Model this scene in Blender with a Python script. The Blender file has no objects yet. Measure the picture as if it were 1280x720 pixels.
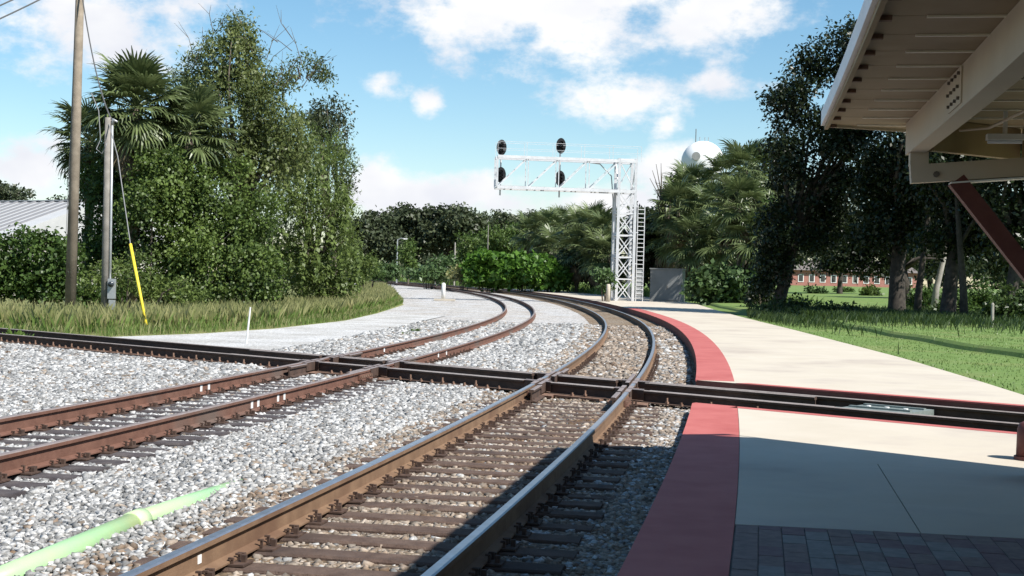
import bpy, math, random
import numpy as np
from mathutils import Vector, Matrix
rng = np.random.default_rng(7)
random.seed(7)
S = bpy.context.scene
C = S.collection

# ------------------------------------------------------------------ camera
FPX, HOR, ROLL, EYE = 1700.0, 349.0, 0.026, 1.6      # focal length in photo pixels, horizon row, roll, eye above rail top (z = 0)
PITCH = math.atan((HOR - 360) / FPX)
cr, sr, cp, sp = math.cos(ROLL), math.sin(ROLL), math.cos(PITCH), math.sin(PITCH)
RT, UP, FW = Vector((1, 0, 0)), Vector((0, -sp, cp)), Vector((0, cp, sp))
cx_, cy_ = cr * RT + sr * UP, -sr * RT + cr * UP
cam_data = bpy.data.cameras.new('camera'); cam = bpy.data.objects.new('camera', cam_data); C.objects.link(cam)
M = Matrix((cx_, cy_, -FW)).transposed().to_4x4(); M.translation = (0, 0, EYE); cam.matrix_world = M
cam_data.sensor_width = 36; cam_data.lens = 36 * FPX / 1280; cam_data.clip_start = 0.05; cam_data.clip_end = 6000
S.camera = cam

# ------------------------------------------------------------------ light
SUN = Vector((0.68, -0.54, 1.0)).normalized()
sun_el = math.asin(SUN.z); sun_az = math.atan2(SUN.x, SUN.y)
sd = bpy.data.lights.new('sun', 'SUN'); sd.energy = 5.0; sd.angle = math.radians(0.53); sd.color = (1.0, 0.965, 0.905)
so = bpy.data.objects.new('sun', sd); C.objects.link(so); so.rotation_euler = SUN.to_track_quat('Z', 'Y').to_euler(); so.location = (20, -20, 40)

world = bpy.data.worlds.new('World'); S.world = world; world.use_nodes = True
def build_world():
    nt = world.node_tree; nt.nodes.clear(); N = nt.nodes.new; L = nt.links.new
    out = N('ShaderNodeOutputWorld')
    sky = N('ShaderNodeTexSky'); sky.sky_type = 'NISHITA'; sky.sun_disc = False
    sky.sun_elevation = sun_el; sky.sun_rotation = sun_az; sky.air_density = 1.0; sky.dust_density = 0.3; sky.ozone_density = 2.0; sky.altitude = 0
    bs = N('ShaderNodeBackground'); bs.inputs[1].default_value = 0.090; hs = N('ShaderNodeHueSaturation'); hs.inputs['Hue'].default_value = .49; hs.inputs['Saturation'].default_value = 1.2; L(sky.outputs[0], hs.inputs['Color']); L(hs.outputs[0], bs.inputs[0])
    tc = N('ShaderNodeTexCoord'); sep = N('ShaderNodeSeparateXYZ'); L(tc.outputs['Generated'], sep.inputs[0])
    def m(op, a, b=None, c=None, clamp=False):
        n = N('ShaderNodeMath'); n.operation = op; n.use_clamp = clamp
        for i, v in enumerate((a, b, c)):
            if v is None: continue
            if isinstance(v, (int, float)): n.inputs[i].default_value = v
            else: L(v, n.inputs[i])
        return n.outputs[0]
    az = m('ARCTAN2', sep.outputs[0], sep.outputs[1]); el = m('ARCSINE', sep.outputs[2])
    # warped direction so that the cloud outlines billow
    def noise(scale, detail, rough, vec=None):
        n = N('ShaderNodeTexNoise'); n.inputs['Scale'].default_value = scale; n.inputs['Detail'].default_value = detail; n.inputs['Roughness'].default_value = rough
        mp = N('ShaderNodeMapping'); mp.inputs['Scale'].default_value = (1, 1, 1.6); L(tc.outputs['Generated'], mp.inputs[0]); L(mp.outputs[0], n.inputs['Vector'])
        return n
    nz = noise(16, 7, 0.62); nb = noise(60, 5, 0.6); ng = noise(3.2, 5, 0.6)
    n1 = m('SUBTRACT', nz.outputs[0], 0.5); n2 = m('SUBTRACT', nb.outputs[0], 0.5)
    blobs = [(690, 8, 300, 88, 1.0), (560, 30, 120, 60, .9), (850, 25, 130, 60, .9), (770, 125, 105, 38, .95), (900, 108, 70, 24, .55), (110, 35, 175, 78, 1.0), (210, 25, 70, 70, .9), (560, 250, 170, 40, 1.05), (470, 235, 50, 45, 1.0),
             (600, 235, 50, 30, .9), (850, 225, 75, 48, 1.05), (760, 255, 120, 28, .95), (470, 104, 36, 32, .95), (529, 131, 24, 20, .9), (40, 222, 52, 44, 1.0), (830, 155, 26, 22, .6), (70, 190, 40, 22, .7), (-80, 230, 80, 40, .9), (1180, 60, 120, 60, .8)]
    tot = None
    for px, py, rx, ry, a in blobs:
        h = HOR + (px - 640) * ROLL
        a0, e0 = math.atan((px - 640) / FPX), math.atan((h - py) / FPX)
        dx = m('DIVIDE', m('SUBTRACT', az, a0), rx / FPX); dy = m('DIVIDE', m('SUBTRACT', el, e0), ry / FPX)
        d = m('SQRT', m('ADD', m('MULTIPLY', dx, dx), m('MULTIPLY', dy, dy)))
        v = m('MULTIPLY', m('SUBTRACT', 1.08, d), a)
        tot = v if tot is None else m('MAXIMUM', tot, v)
    # elsewhere: scattered cumulus of the same kind
    aaz = m('ABSOLUTE', az)
    away = m('MULTIPLY', m('MAXIMUM', m('SUBTRACT', aaz, 0.40), m('SUBTRACT', el, 0.23)), 8.0, clamp=True)
    gen = m('MULTIPLY', m('MULTIPLY', m('SUBTRACT', ng.outputs[0], 0.58), 7.0), away)
    base = m('MAXIMUM', m('MAXIMUM', tot, -1.0), m('SUBTRACT', gen, m('MULTIPLY', m('SUBTRACT', 1.0, away), 3.0)))
    dens = m('ADD', base, m('ADD', m('MULTIPLY', n1, 2.5), m('MULTIPLY', n2, .55)))
    mr = N('ShaderNodeMapRange'); mr.interpolation_type = 'SMOOTHSTEP'; mr.inputs[1].default_value = 0.08; mr.inputs[2].default_value = 0.80; L(dens, mr.inputs[0])
    up = N('ShaderNodeMapRange'); up.inputs[1].default_value = -0.02; up.inputs[2].default_value = 0.03; L(sep.outputs[2], up.inputs[0])
    mask = m('MULTIPLY', mr.outputs[0], up.outputs[0])
    cc = N('ShaderNodeValToRGB'); cc.color_ramp.elements[0].position = 0.30; cc.color_ramp.elements[0].color = (0.77, 0.795, 0.875, 1)
    cc.color_ramp.elements[1].position = 0.62; cc.color_ramp.elements[1].color = (1.0, 1.0, 1.0, 1); L(noise(9, 4, .55).outputs[0], cc.inputs[0])
    bc = N('ShaderNodeBackground'); bc.inputs[1].default_value = 0.65; L(cc.outputs[0], bc.inputs[0])
    mx = N('ShaderNodeMixShader'); L(mask, mx.inputs[0]); L(bs.outputs[0], mx.inputs[1]); L(bc.outputs[0], mx.inputs[2]); L(mx.outputs[0], out.inputs[0])
build_world()
S.view_settings.view_transform = 'Standard'; S.view_settings.look = 'None'; S.view_settings.gamma = 1.0; S.view_settings.exposure = 0.70; S.view_settings.use_curve_mapping = False
S.render.engine = 'CYCLES'

# ------------------------------------------------------------------ helpers
def rise(y):                                    # the line climbs gently beyond the signals
    if y < 60: return 0.0
    if y < 90: return 0.0066 * (y - 60) ** 2 / 60
    return 0.0066 * (min(y, 300) - 75)
def ray(px, py):
    a, b = (px - 640) / FPX, -(py - 360) / FPX
    return a * cx_ + b * cy_ + FW
def at(px, py, D):                              # the point at depth D along a photo direction
    r = ray(px, py); r = r * (D / r.y); return Vector((r.x, r.y, EYE + r.z))
def gp(px, py, z=0.0):                          # the point where a photo direction meets level z
    r = ray(px, py); t = (z - EYE) / r.z; return Vector((r.x * t, r.y * t, z))
ACX, ACY, AR = -354.95, 74.0, 360.0             # circle of the curved main line
PH0 = math.asin(-ACY / AR)
def PA(s, off=0.0):
    f = PH0 + s / AR; r = AR + off
    return Vector((ACX + r * math.cos(f), ACY + r * math.sin(f), rise(ACY + r * math.sin(f))))
def TA(s):
    f = PH0 + s / AR; return Vector((-math.sin(f), math.cos(f), 0))
def NA(s):
    f = PH0 + s / AR; return Vector((math.cos(f), math.sin(f), 0))
def offA(x, y):
    return np.hypot(np.asarray(x) - ACX, np.asarray(y) - ACY) - AR
CD = Vector((1, -0.85, 0)).normalized(); CN_ = Vector((0.85, 1, 0)).normalized(); C0 = Vector((0, 22.92, 0))
def PC(t, off=0.0): return C0 + CD * t + CN_ * off
def offC(x, y): return np.asarray(x) * CN_.x + (np.asarray(y) - 22.92) * CN_.y
G2 = 0.7525
def cross_s(offa, offc):                        # arc length on A where offset offa meets C offset offc
    lo, hi = 0.0, 60.0
    for _ in range(50):
        mid = (lo + hi) / 2; p = PA(mid, offa)
        if float(offC(p.x, p.y)) < offc: lo = mid
        else: hi = mid
    return lo

class MB:
    def __init__(s): s.v = []; s.f = []; s.m = []
    def add(s, vs, fs, mi=0):
        o = len(s.v); s.v.extend([tuple(v) for v in vs]); s.f.extend([tuple(i + o for i in f) for f in fs]); s.m.extend([mi] * len(fs)); return s
    def box(s, c, d, ax=None, mi=0):            # centre, full sizes, axes (u, v, w)
        c = Vector(c); u, v, w = ax or (Vector((1, 0, 0)), Vector((0, 1, 0)), Vector((0, 0, 1)))
        P = []
        for k in (-.5, .5):
            for a, b in ((-.5, -.5), (.5, -.5), (.5, .5), (-.5, .5)):
                P.append(c + u * (a * d[0]) + v * (b * d[1]) + w * (k * d[2]))
        return s.add(P, [(3, 2, 1, 0), (4, 5, 6, 7), (0, 1, 5, 4), (1, 2, 6, 5), (2, 3, 7, 6), (3, 0, 4, 7)], mi)
    def bar(s, a, b, w, h=None, mi=0, up=Vector((0, 0, 1))):
        a, b = Vector(a), Vector(b); d = (b - a); L = d.length; d.normalize()
        u = d.cross(up)
        if u.length < 1e-3: u = d.cross(Vector((1, 0, 0)))
        u.normalize(); q = u.cross(d)
        return s.box((a + b) / 2, (w, L, h or w), (u, d, q), mi)
    def tube(s, pts, rad, n=8, mi=0, cap=True):
        pts = [Vector(p) for p in pts]; R = rad if hasattr(rad, '__len__') else [rad] * len(pts)
        rings = []; pu = None
        for i, p in enumerate(pts):
            d = (pts[min(i + 1, len(pts) - 1)] - pts[max(i - 1, 0)]).normalized()
            u = d.cross(Vector((0, 0, 1)) if abs(d.z) < .95 else Vector((1, 0, 0)))
            if pu is not None:
                u = pu - d * pu.dot(d)
            u.normalize(); pu = u; w = d.cross(u)
            rings.append([p + (u * math.cos(2 * math.pi * k / n) + w * math.sin(2 * math.pi * k / n)) * R[i] for k in range(n)])
        vs = [v for r in rings for v in r]; fs = []
        for i in range(len(pts) - 1):
            for k in range(n):
                a, b = i * n + k, i * n + (k + 1) % n; fs.append((a, b, b + n, a + n))
        if cap: fs.append(tuple(range(n - 1, -1, -1))); fs.append(tuple(range(len(vs) - n, len(vs))))
        return s.add(vs, fs, mi)
    def prism(s, poly, z0, z1, mi=0, side=None):   # poly: (x, y) or (x, y, zoff) counter-clockwise
        P = [(p[0], p[1], (p[2] if len(p) > 2 else 0)) for p in poly]; n = len(P)
        vs = [(x, y, z0 + z) for x, y, z in P] + [(x, y, z1 + z) for x, y, z in P]
        s.add(vs, [tuple(range(n, 2 * n))], mi)
        return s.add(vs, [tuple(range(n - 1, -1, -1))] + [(i, (i + 1) % n, n + (i + 1) % n, n + i) for i in range(n)], mi if side is None else side)
    def sweep(s, prof, frames, mis=None, closed=True, cap=True):   # prof [(r, z)], frames [(pos, right)]
        n = len(prof); vs = []; fs = []; ms = []
        for p, r in frames:
            for a, z in prof: vs.append(p + r * a + Vector((0, 0, z)))
        for i in range(len(frames) - 1):
            for k in range(n if closed else n - 1):
                a, b = i * n + k, i * n + (k + 1) % n; fs.append((a, b, b + n, a + n)); ms.append(mis[k] if mis else 0)
        if cap and closed: fs += [tuple(range(n - 1, -1, -1)), tuple(range(len(vs) - n, len(vs)))]; ms += [0, 0]
        o = len(s.v); s.v.extend([tuple(v) for v in vs]); s.f.extend([tuple(i + o for i in f) for f in fs]); s.m.extend(ms); return s
    def mesh(s, name, mats, smooth=False):
        me = bpy.data.meshes.new(name); me.from_pydata(s.v, [], s.f)
        for m_ in (mats if isinstance(mats, (list, tuple)) else [mats]): me.materials.append(m_)
        if any(s.m): me.polygons.foreach_set('material_index', s.m)
        if smooth: me.polygons.foreach_set('use_smooth', [True] * len(me.polygons))
        me.update(); return me
def link(name, me, parent=None, loc=None):
    o = bpy.data.objects.new(name, me); C.objects.link(o)
    if loc is not None: o.location = loc
    if parent is not None: o.parent = parent
    return o
def obj(name, mb, mats, parent=None, smooth=False): return link(name, mb.mesh(name, mats, smooth), parent)
def tag(o, label=None, cat=None, group=None, kind=None):
    if label: o['label'] = label
    if cat: o['category'] = cat
    if group: o['group'] = group
    if kind: o['kind'] = kind
    return o
def thing(name, label, cat, group=None, loc=(0, 0, 0), rz=0, kind=None):
    o = bpy.data.objects.new(name, None); C.objects.link(o); o.location = loc; o.rotation_euler = (0, 0, rz); o.empty_display_size = .2
    return tag(o, label, cat, group, kind)
def npmesh(name, V, quads, mat, per=4):
    me = bpy.data.meshes.new(name); nv = len(V); nf = len(quads)
    me.vertices.add(nv); me.vertices.foreach_set('co', np.ascontiguousarray(V, dtype=np.float32).ravel())
    me.loops.add(nf * per); me.loops.foreach_set('vertex_index', np.ascontiguousarray(quads, dtype=np.int32).ravel())
    me.polygons.add(nf); me.polygons.foreach_set('loop_start', np.arange(0, nf * per, per, dtype=np.int32))
    me.update(calc_edges=True); me.materials.append(mat); return me

# ------------------------------------------------------------------ materials
def mat(name, col, rough=.8, col2=None, scale=3.0, detail=6, bump=0.0, bscale=None, metal=0.0, spec=0.3, lo=.35, hi=.65, col3=None, scale3=.5, island=0.0, emit=None):
    m = bpy.data.materials.new(name); m.use_nodes = True; nt = m.node_tree; N = nt.nodes.new; L = nt.links.new
    b = nt.nodes['Principled BSDF']; b.inputs['Roughness'].default_value = rough; b.inputs['Metallic'].default_value = metal; b.inputs['Specular IOR Level'].default_value = spec
    tc = N('ShaderNodeTexCoord'); geo = N('ShaderNodeNewGeometry')
    src = None
    def noi(sc, de=6, ro=.6):
        n = N('ShaderNodeTexNoise'); n.inputs['Scale'].default_value = sc; n.inputs['Detail'].default_value = de; n.inputs['Roughness'].default_value = ro; L(geo.outputs['Position'], n.inputs['Vector']); return n.outputs[0]
    def ramp(f, a, c):
        r = N('ShaderNodeMapRange'); r.inputs[1].default_value = a; r.inputs[2].default_value = c; L(f, r.inputs[0]); return r.outputs[0]
    def mix(f, a, c):
        n = N('ShaderNodeMix'); n.data_type = 'RGBA'; L(f, n.inputs[0])
        for k, v in ((6, a), (7, c)):
            if isinstance(v, tuple): n.inputs[k].default_value = (*v, 1)
            else: L(v, n.inputs[k])
        return n.outputs[2]
    cur = col
    if col2: cur = mix(ramp(noi(scale, detail), lo, hi), col, col2)
    if col3: cur = mix(ramp(noi(scale3, 4), .5, .68), cur, col3)
    if island:
        hs = N('ShaderNodeHueSaturation'); r = N('ShaderNodeMapRange'); r.inputs[3].default_value = 1 - island; r.inputs[4].default_value = 1 + island; L(geo.outputs['Random Per Island'], r.inputs[0]); L(r.outputs[0], hs.inputs['Value'])
        if isinstance(cur, tuple): hs.inputs['Color'].default_value = (*cur, 1)
        else: L(cur, hs.inputs['Color'])
        cur = hs.outputs[0]
    if isinstance(cur, tuple): b.inputs['Base Color'].default_value = (*cur, 1)
    else: L(cur, b.inputs['Base Color'])
    if bump:
        bp = N('ShaderNodeBump'); bp.inputs['Strength'].default_value = bump; bp.inputs['Distance'].default_value = .02; L(noi(bscale or scale * 4, 8, .65), bp.inputs['Height']); L(bp.outputs[0], b.inputs['Normal'])
    if emit: b.inputs['Emission Color'].default_value = (*emit[0], 1); b.inputs['Emission Strength'].default_value = emit[1]
    return m
def leafmat(name, dark, light, trans=.3, scale=.9, rough=.45, tip=None, vary=.35):
    m = bpy.data.materials.new(name); m.use_nodes = True; nt = m.node_tree; N = nt.nodes.new; L = nt.links.new
    b = nt.nodes['Principled BSDF']; out = nt.nodes['Material Output']; b.inputs['Roughness'].default_value = rough; b.inputs['Specular IOR Level'].default_value = .35
    geo = N('ShaderNodeNewGeometry'); n = N('ShaderNodeTexNoise'); n.inputs['Scale'].default_value = scale; n.inputs['Detail'].default_value = 4; L(geo.outputs['Position'], n.inputs['Vector'])
    a = N('ShaderNodeMath'); a.operation = 'MULTIPLY_ADD'; a.inputs[1].default_value = 1.6; a.inputs[2].default_value = -.55; L(n.outputs[0], a.inputs[0])
    a2 = N('ShaderNodeMath'); a2.operation = 'MULTIPLY_ADD'; a2.inputs[1].default_value = .55; a2.use_clamp = True; L(geo.outputs['Random Per Island'], a2.inputs[0]); L(a.outputs[0], a2.inputs[2])
    mx = N('ShaderNodeMix'); mx.data_type = 'RGBA'; L(a2.outputs[0], mx.inputs[0]); mx.inputs[6].default_value = (*dark, 1); mx.inputs[7].default_value = (*light, 1)
    col = mx.outputs[2]
    if tip:
        r = N('ShaderNodeMath'); r.operation = 'GREATER_THAN'; r.inputs[1].default_value = .93; L(geo.outputs['Random Per Island'], r.inputs[0])
        m2 = N('ShaderNodeMix'); m2.data_type = 'RGBA'; L(r.outputs[0], m2.inputs[0]); L(col, m2.inputs[6]); m2.inputs[7].default_value = (*tip, 1); col = m2.outputs[2]
    L(col, b.inputs['Base Color'])
    t = N('ShaderNodeBsdfTranslucent'); L(col, t.inputs[0]); s = N('ShaderNodeMixShader'); s.inputs[0].default_value = trans; L(b.outputs[0], s.inputs[1]); L(t.outputs[0], s.inputs[2]); L(s.outputs[0], out.inputs[0])
    return m
def gravelmat(name, cols, scale=22, stain=None, bump=1.0, rough=.95, stainscale=.6):
    m = bpy.data.materials.new(name); m.use_nodes = True; nt = m.node_tree; N = nt.nodes.new; L = nt.links.new
    b = nt.nodes['Principled BSDF']; b.inputs['Roughness'].default_value = rough; b.inputs['Specular IOR Level'].default_value = .2
    geo = N('ShaderNodeNewGeometry'); v = N('ShaderNodeTexVoronoi'); v.inputs['Scale'].default_value = scale; L(geo.outputs['Position'], v.inputs['Vector'])
    sepc = N('ShaderNodeSeparateColor'); L(v.outputs['Color'], sepc.inputs[0])
    r = N('ShaderNodeValToRGB'); e = r.color_ramp.elements
    e[0].color = (*cols[0], 1); e[1].color = (*cols[-1], 1)
    for i, c in enumerate(cols[1:-1]): q = e.new((i + 1) / (len(cols) - 1)); q.color = (*c, 1)
    L(sepc.outputs[0], r.inputs[0]); cur = r.outputs[0]
    if stain:
        n = N('ShaderNodeTexNoise'); n.inputs['Scale'].default_value = stainscale; n.inputs['Detail'].default_value = 6; L(geo.outputs['Position'], n.inputs['Vector'])
        q = N('ShaderNodeMapRange'); q.inputs[1].default_value = .42; q.inputs[2].default_value = .65; L(n.outputs[0], q.inputs[0])
        mx = N('ShaderNodeMix'); mx.data_type = 'RGBA'; mx.blend_type = 'MULTIPLY'; L(q.outputs[0], mx.inputs[0]); L(cur, mx.inputs[6]); mx.inputs[7].default_value = (*stain, 1); cur = mx.outputs[2]
    L(cur, b.inputs['Base Color'])
    bp = N('ShaderNodeBump'); bp.inputs['Strength'].default_value = bump; bp.inputs['Distance'].default_value = .03; bp.invert = True; L(v.outputs['Distance'], bp.inputs['Height']); L(bp.outputs[0], b.inputs['Normal'])
    return m
MT = {}
MT['ground'] = mat('dirt_and_weeds', (.07, .085, .03), .95, (.12, .11, .05), 1.2, bump=.6, bscale=8, col3=(.05, .07, .02), scale3=.1)
MT['lawn'] = mat('lawn_grass', (.10, .165, .035), .9, (.14, .205, .055), 2.2, bump=.5, bscale=40, col3=(.16, .19, .06), scale3=.35, lo=.3, hi=.7)
MT['verge'] = mat('verge_grass', (.13, .15, .05), .95, (.19, .18, .075), 1.5, bump=.8, bscale=30, col3=(.08, .12, .03), scale3=.4)
MT['ballast'] = gravelmat('ballast_base_shaded', [(.08, .078, .075), (.17, .165, .16), (.24, .235, .23), (.36, .355, .35)], 21)  # darkened under the stones: shade of the gaps put into the colour
MT['ballast_far'] = gravelmat('ballast_far', [(.19, .185, .18), (.36, .355, .35), (.48, .47, .46), (.62, .61, .60)], 15, (.86, .80, .73))
MT['ballast_stain'] = gravelmat('ballast_stained', [(.09, .07, .05), (.18, .14, .10), (.25, .20, .15), (.36, .32, .27)], 21, (.8, .65, .5))
MT['road'] = gravelmat('pale_gravel_road', [(.30, .295, .285), (.42, .415, .405), (.50, .495, .485), (.6, .59, .58)], 24, (.80, .785, .76), .6, stainscale=.5)
MT['stone'] = mat('ballast_stone', (.195, .192, .186), .9, (.40, .395, .385), 30, 2, island=.55, lo=.3, hi=.7)
MT['stone_stain'] = mat('ballast_stone_rusty', (.15, .115, .085), .92, (.33, .285, .24), 14, 3, island=.45, col3=(.12, .075, .045), scale3=1.6)
MT['rail_side'] = mat('rail_rust', (.15, .09, .054), .85, (.20, .125, .076), 5, bump=.25, bscale=60, col3=(.12, .066, .04), scale3=.9)
MT['rail_red'] = mat('rail_red_rust', (.115, .055, .038), .88, (.16, .08, .056), 6, bump=.3, bscale=60, col3=(.115, .088, .073), scale3=.35)
MT['rail_dark'] = mat('rail_dark_rust', (.055, .036, .028), .85, (.085, .052, .038), 6, bump=.3, bscale=60)
MT['rail_top'] = mat('rail_polished', (.52, .52, .55), .32, (.42, .40, .41), 9, metal=.85, spec=.5)
MT['rail_top_dull'] = mat('rail_dull_top', (.23, .185, .165), .55, (.30, .25, .235), 7, metal=.35)
MT['rail_top_dark'] = mat('rail_brown_top', (.27, .225, .20), .5, (.36, .31, .28), 7, metal=.15)
MT['casting'] = mat('worn_casting', (.26, .205, .185), .5, (.36, .295, .27), 8, metal=.35, bump=.15, bscale=50)
MT['bolt'] = mat('bolt_rust', (.13, .075, .05), .8, (.24, .15, .11), 20)
MT['spike'] = mat('spike_rust', (.045, .028, .022), .85, (.09, .055, .04), 20)
MT['tie_old'] = mat('tie_brown', (.075, .048, .037), .92, (.125, .085, .066), 7, bump=.7, bscale=45, col3=(.055, .038, .032), scale3=1.1)
MT['tie'] = mat('tie_creosote', (.05, .042, .045), .9, (.095, .082, .08), 6, bump=.6, bscale=45)
MT['concrete'] = mat('platform_concrete', (.46, .405, .325), .85, (.505, .45, .37), .9, bump=.08, bscale=90, col3=(.385, .33, .275), scale3=.45)
MT['concrete_side'] = mat('platform_concrete_side', (.20, .185, .17), .92, (.27, .25, .23), 4, bump=.3, bscale=40)
MT['red'] = mat('red_edge_paint', (.38, .10, .088), .75, (.43, .125, .11), 2.5, bump=.15, bscale=60, col3=(.35, .085, .075), scale3=.9)
MT['paver'] = mat('brick_paver', (.17, .125, .115), .9, (.23, .175, .16), 12, bump=.3, bscale=70, island=.05)
MT['paver2'] = mat('grey_paver', (.19, .175, .165), .9, (.25, .23, .215), 12, bump=.3, bscale=70)
MT['paver3'] = mat('plum_paver', (.16, .10, .105), .9, (.2, .14, .14), 12, bump=.3, bscale=70)
MT['sand'] = mat('joint_sand', (.06, .05, .045), .98)
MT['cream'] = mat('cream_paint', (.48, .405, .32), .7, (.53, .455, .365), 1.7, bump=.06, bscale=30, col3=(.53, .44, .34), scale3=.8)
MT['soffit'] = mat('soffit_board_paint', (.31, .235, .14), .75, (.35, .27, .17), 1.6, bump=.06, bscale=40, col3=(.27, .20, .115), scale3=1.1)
MT['seam'] = mat('pale_joint', (.86, .80, .68), .6)
MT['white_metal'] = mat('white_fascia_metal', (.74, .74, .76), .45, (.66, .66, .69), 2)
MT['maroon'] = mat('maroon_post_paint', (.11, .035, .03), .6, (.14, .05, .042), 5, bump=.1)
MT['steel'] = mat('dark_fixings', (.10, .085, .07), .7, (.16, .13, .11), 15)
MT['silver'] = mat('aluminium_paint', (.66, .66, .67), .5, (.55, .55, .56), 3, metal=.25)
MT['grey_cab'] = mat('grey_cabinet_metal', (.23, .235, .23), .6, (.19, .195, .19), 1.2)
MT['black'] = mat('black_paint', (.012, .012, .014), .6)
MT['white'] = mat('white_paint', (.76, .75, .73), .6, (.66, .65, .62), 6)
MT['lens'] = mat('dark_lens', (.03, .012, .012), .25)
MT['yellow'] = mat('yellow_plastic', (.78, .62, .04), .5, (.7, .55, .05), 3)
MT['wood'] = mat('weathered_pole', (.17, .14, .105), .9, (.26, .215, .165), 3, bump=.4, bscale=25, col3=(.16, .13, .10), scale3=.7)
MT['wood_grey'] = mat('grey_pole', (.17, .155, .135), .9, (.25, .23, .205), 3, bump=.4, bscale=25)
MT['pvc'] = mat('green_pvc', (.30, .52, .27), .4, (.37, .55, .28), 1.5, col3=(.44, .54, .25), scale3=1.2)
MT['pvc2'] = mat('pale_green_coupling', (.45, .58, .33), .45)
MT['wire'] = mat('cable', (.09, .09, .09), .7)
MT['wire_pale'] = mat('pale_cable', (.20, .20, .20), .6)
MT['galv'] = mat('galvanised', (.45, .46, .46), .45, (.38, .39, .39), 8, metal=.5)
MT['panel'] = mat('weathered_panel', (.17, .20, .185), .6, (.24, .27, .25), 10, metal=.3)
MT['bark'] = mat('bark', (.085, .068, .052), .95, (.15, .125, .10), 6, bump=.8, bscale=20)
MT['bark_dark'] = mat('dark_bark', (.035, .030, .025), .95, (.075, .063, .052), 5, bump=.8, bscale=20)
MT['bark_pale'] = mat('pale_bark', (.26, .24, .21), .95, (.36, .33, .29), 5, bump=.5)
MT['palm_trunk'] = mat('palm_trunk', (.10, .08, .06), .95, (.17, .14, .11), 9, bump=.8, bscale=20)
MT['metal_roof'] = mat('white_metal_roof', (.44, .44, .44), .6, (.40, .40, .40), 1.5)
MT['rib'] = mat('roof_rib_metal', (.20, .20, .21), .6)
MT['wall'] = mat('pale_wall', (.42, .40, .36), .85, (.47, .45, .4), 1)
MT['brick_far'] = mat('far_brick', (.30, .13, .105), .9, (.36, .17, .14), 4)
MT['glass'] = mat('dark_glass', (.03, .035, .04), .12, spec=.6)
MT['car_blue'] = mat('car_blue_paint', (.10, .14, .25), .3, spec=.5)
MT['car_white'] = mat('car_white_paint', (.72, .72, .72), .3, spec=.5)
MT['rubber'] = mat('rubber', (.02, .02, .02), .8)
MT['tower'] = mat('water_tank_white', (.80, .80, .80), .45)
LM = {
 'vine': leafmat('vine_leaves', (.022, .045, .010), (.165, .235, .055), .36, .55),  # tone range widened: sunlit highlights and dark hollows put into the colour
 'tall': leafmat('tall_tree_leaves', (.038, .060, .016), (.18, .215, .07), .38, .5),
 'willow': leafmat('feathery_leaves', (.048, .08, .018), (.19, .25, .07), .40, .5),
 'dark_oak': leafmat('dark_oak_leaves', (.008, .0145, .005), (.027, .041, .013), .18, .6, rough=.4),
 'hazed_oak': leafmat('hazed_oak_leaves', (.030, .043, .019), (.082, .100, .050), .25, .12),  # lighter and greyer: distance haze put into the leaf colour
 'far_light': leafmat('far_light_leaves', (.06, .10, .022), (.12, .18, .045), .35, .3),
 'bush': leafmat('bush_leaves', (.028, .058, .012), (.09, .15, .035), .32, 1.0),
 'bright': leafmat('bright_broad_leaves', (.045, .11, .015), (.14, .27, .04), .4, .8),
 'rbush': leafmat('greyish_bush_leaves', (.035, .065, .02), (.12, .19, .07), .3, 1.0),
 'grass': leafmat('tall_grass_blades', (.16, .185, .06), (.36, .34, .16), .35, .5),
 'grass_green': leafmat('green_grass_blades', (.085, .15, .028), (.18, .25, .065), .35, .7),
 'weed': leafmat('weed_leaves', (.06, .12, .02), (.16, .24, .05), .35, 1.5),
 'shade_weed': leafmat('shaded_weed_leaves', (.022, .042, .011), (.065, .10, .026), .3, 1.2),  # darker copy of the weed leaves, tree shade put into the colour
 'palm': leafmat('palm_frond', (.032, .052, .016), (.17, .21, .085), .25, .7, rough=.38),  # light end raised: frond highlights put into the colour
 'palm_dead': leafmat('dead_frond', (.075, .058, .035), (.20, .16, .095), .2, .9, rough=.8),
}
# ------------------------------------------------------------------ ground
up = Vector((0, 0, 1))
def sheet(name, rows, m, kind='structure', parent=None):   # rows: list of rows of points, equal length
    mb = MB(); n = len(rows[0])
    mb.add([p for r in rows for p in r], [(i * n + k, i * n + k + 1, (i + 1) * n + k + 1, (i + 1) * n + k) for i in range(len(rows) - 1) for k in range(n - 1)])
    o = obj(name, mb, m, parent)
    if kind: o['kind'] = kind
    return o
ys = [-60, -20, 0, 20, 40, 60, 70, 80, 90, 120, 160, 200, 250, 300, 500, 1000, 2500, 5000]
sheet('ground', [[(x, y, -.34 + rise(y)) for x in (-3000, -800, -200, -60, -20, 0, 20, 60, 200, 800, 3000)] for y in ys], MT['ground'])
sheet('ballast_field', [[(x, y, -.246) for x in (-45, -25, -10, -4, 0, 1.8)] for y in (2, 8, 14, 19.5)] + [[(x, 22.92 - .85 * x + 1.8, -.246) for x in (-45, -25, -10, -4, 0, 1.8)]], MT['ballast'])
S0 = cross_s(-2.3, 0)
sheet('ballast_bed', [[PA(s, o) + Vector((0, 0, z)) for o, z in ((-9.4, -.25), (-7.0, -.238), (-4.6, -.236), (-2.3, -.225), (-1.35, -.234), (2.3, -.234))] for s in list(np.arange(14, 60, 4)) + list(np.arange(60, 330, 8))], MT['ballast_far'])
sheet('stained_ballast', [[PA(s, o) + Vector((0, 0, -.229)) for o in (-1.35, 0, 1.9)] for s in list(np.arange(2, 60, 4)) + list(np.arange(60, 330, 8))], MT['ballast_stain'])
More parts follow.
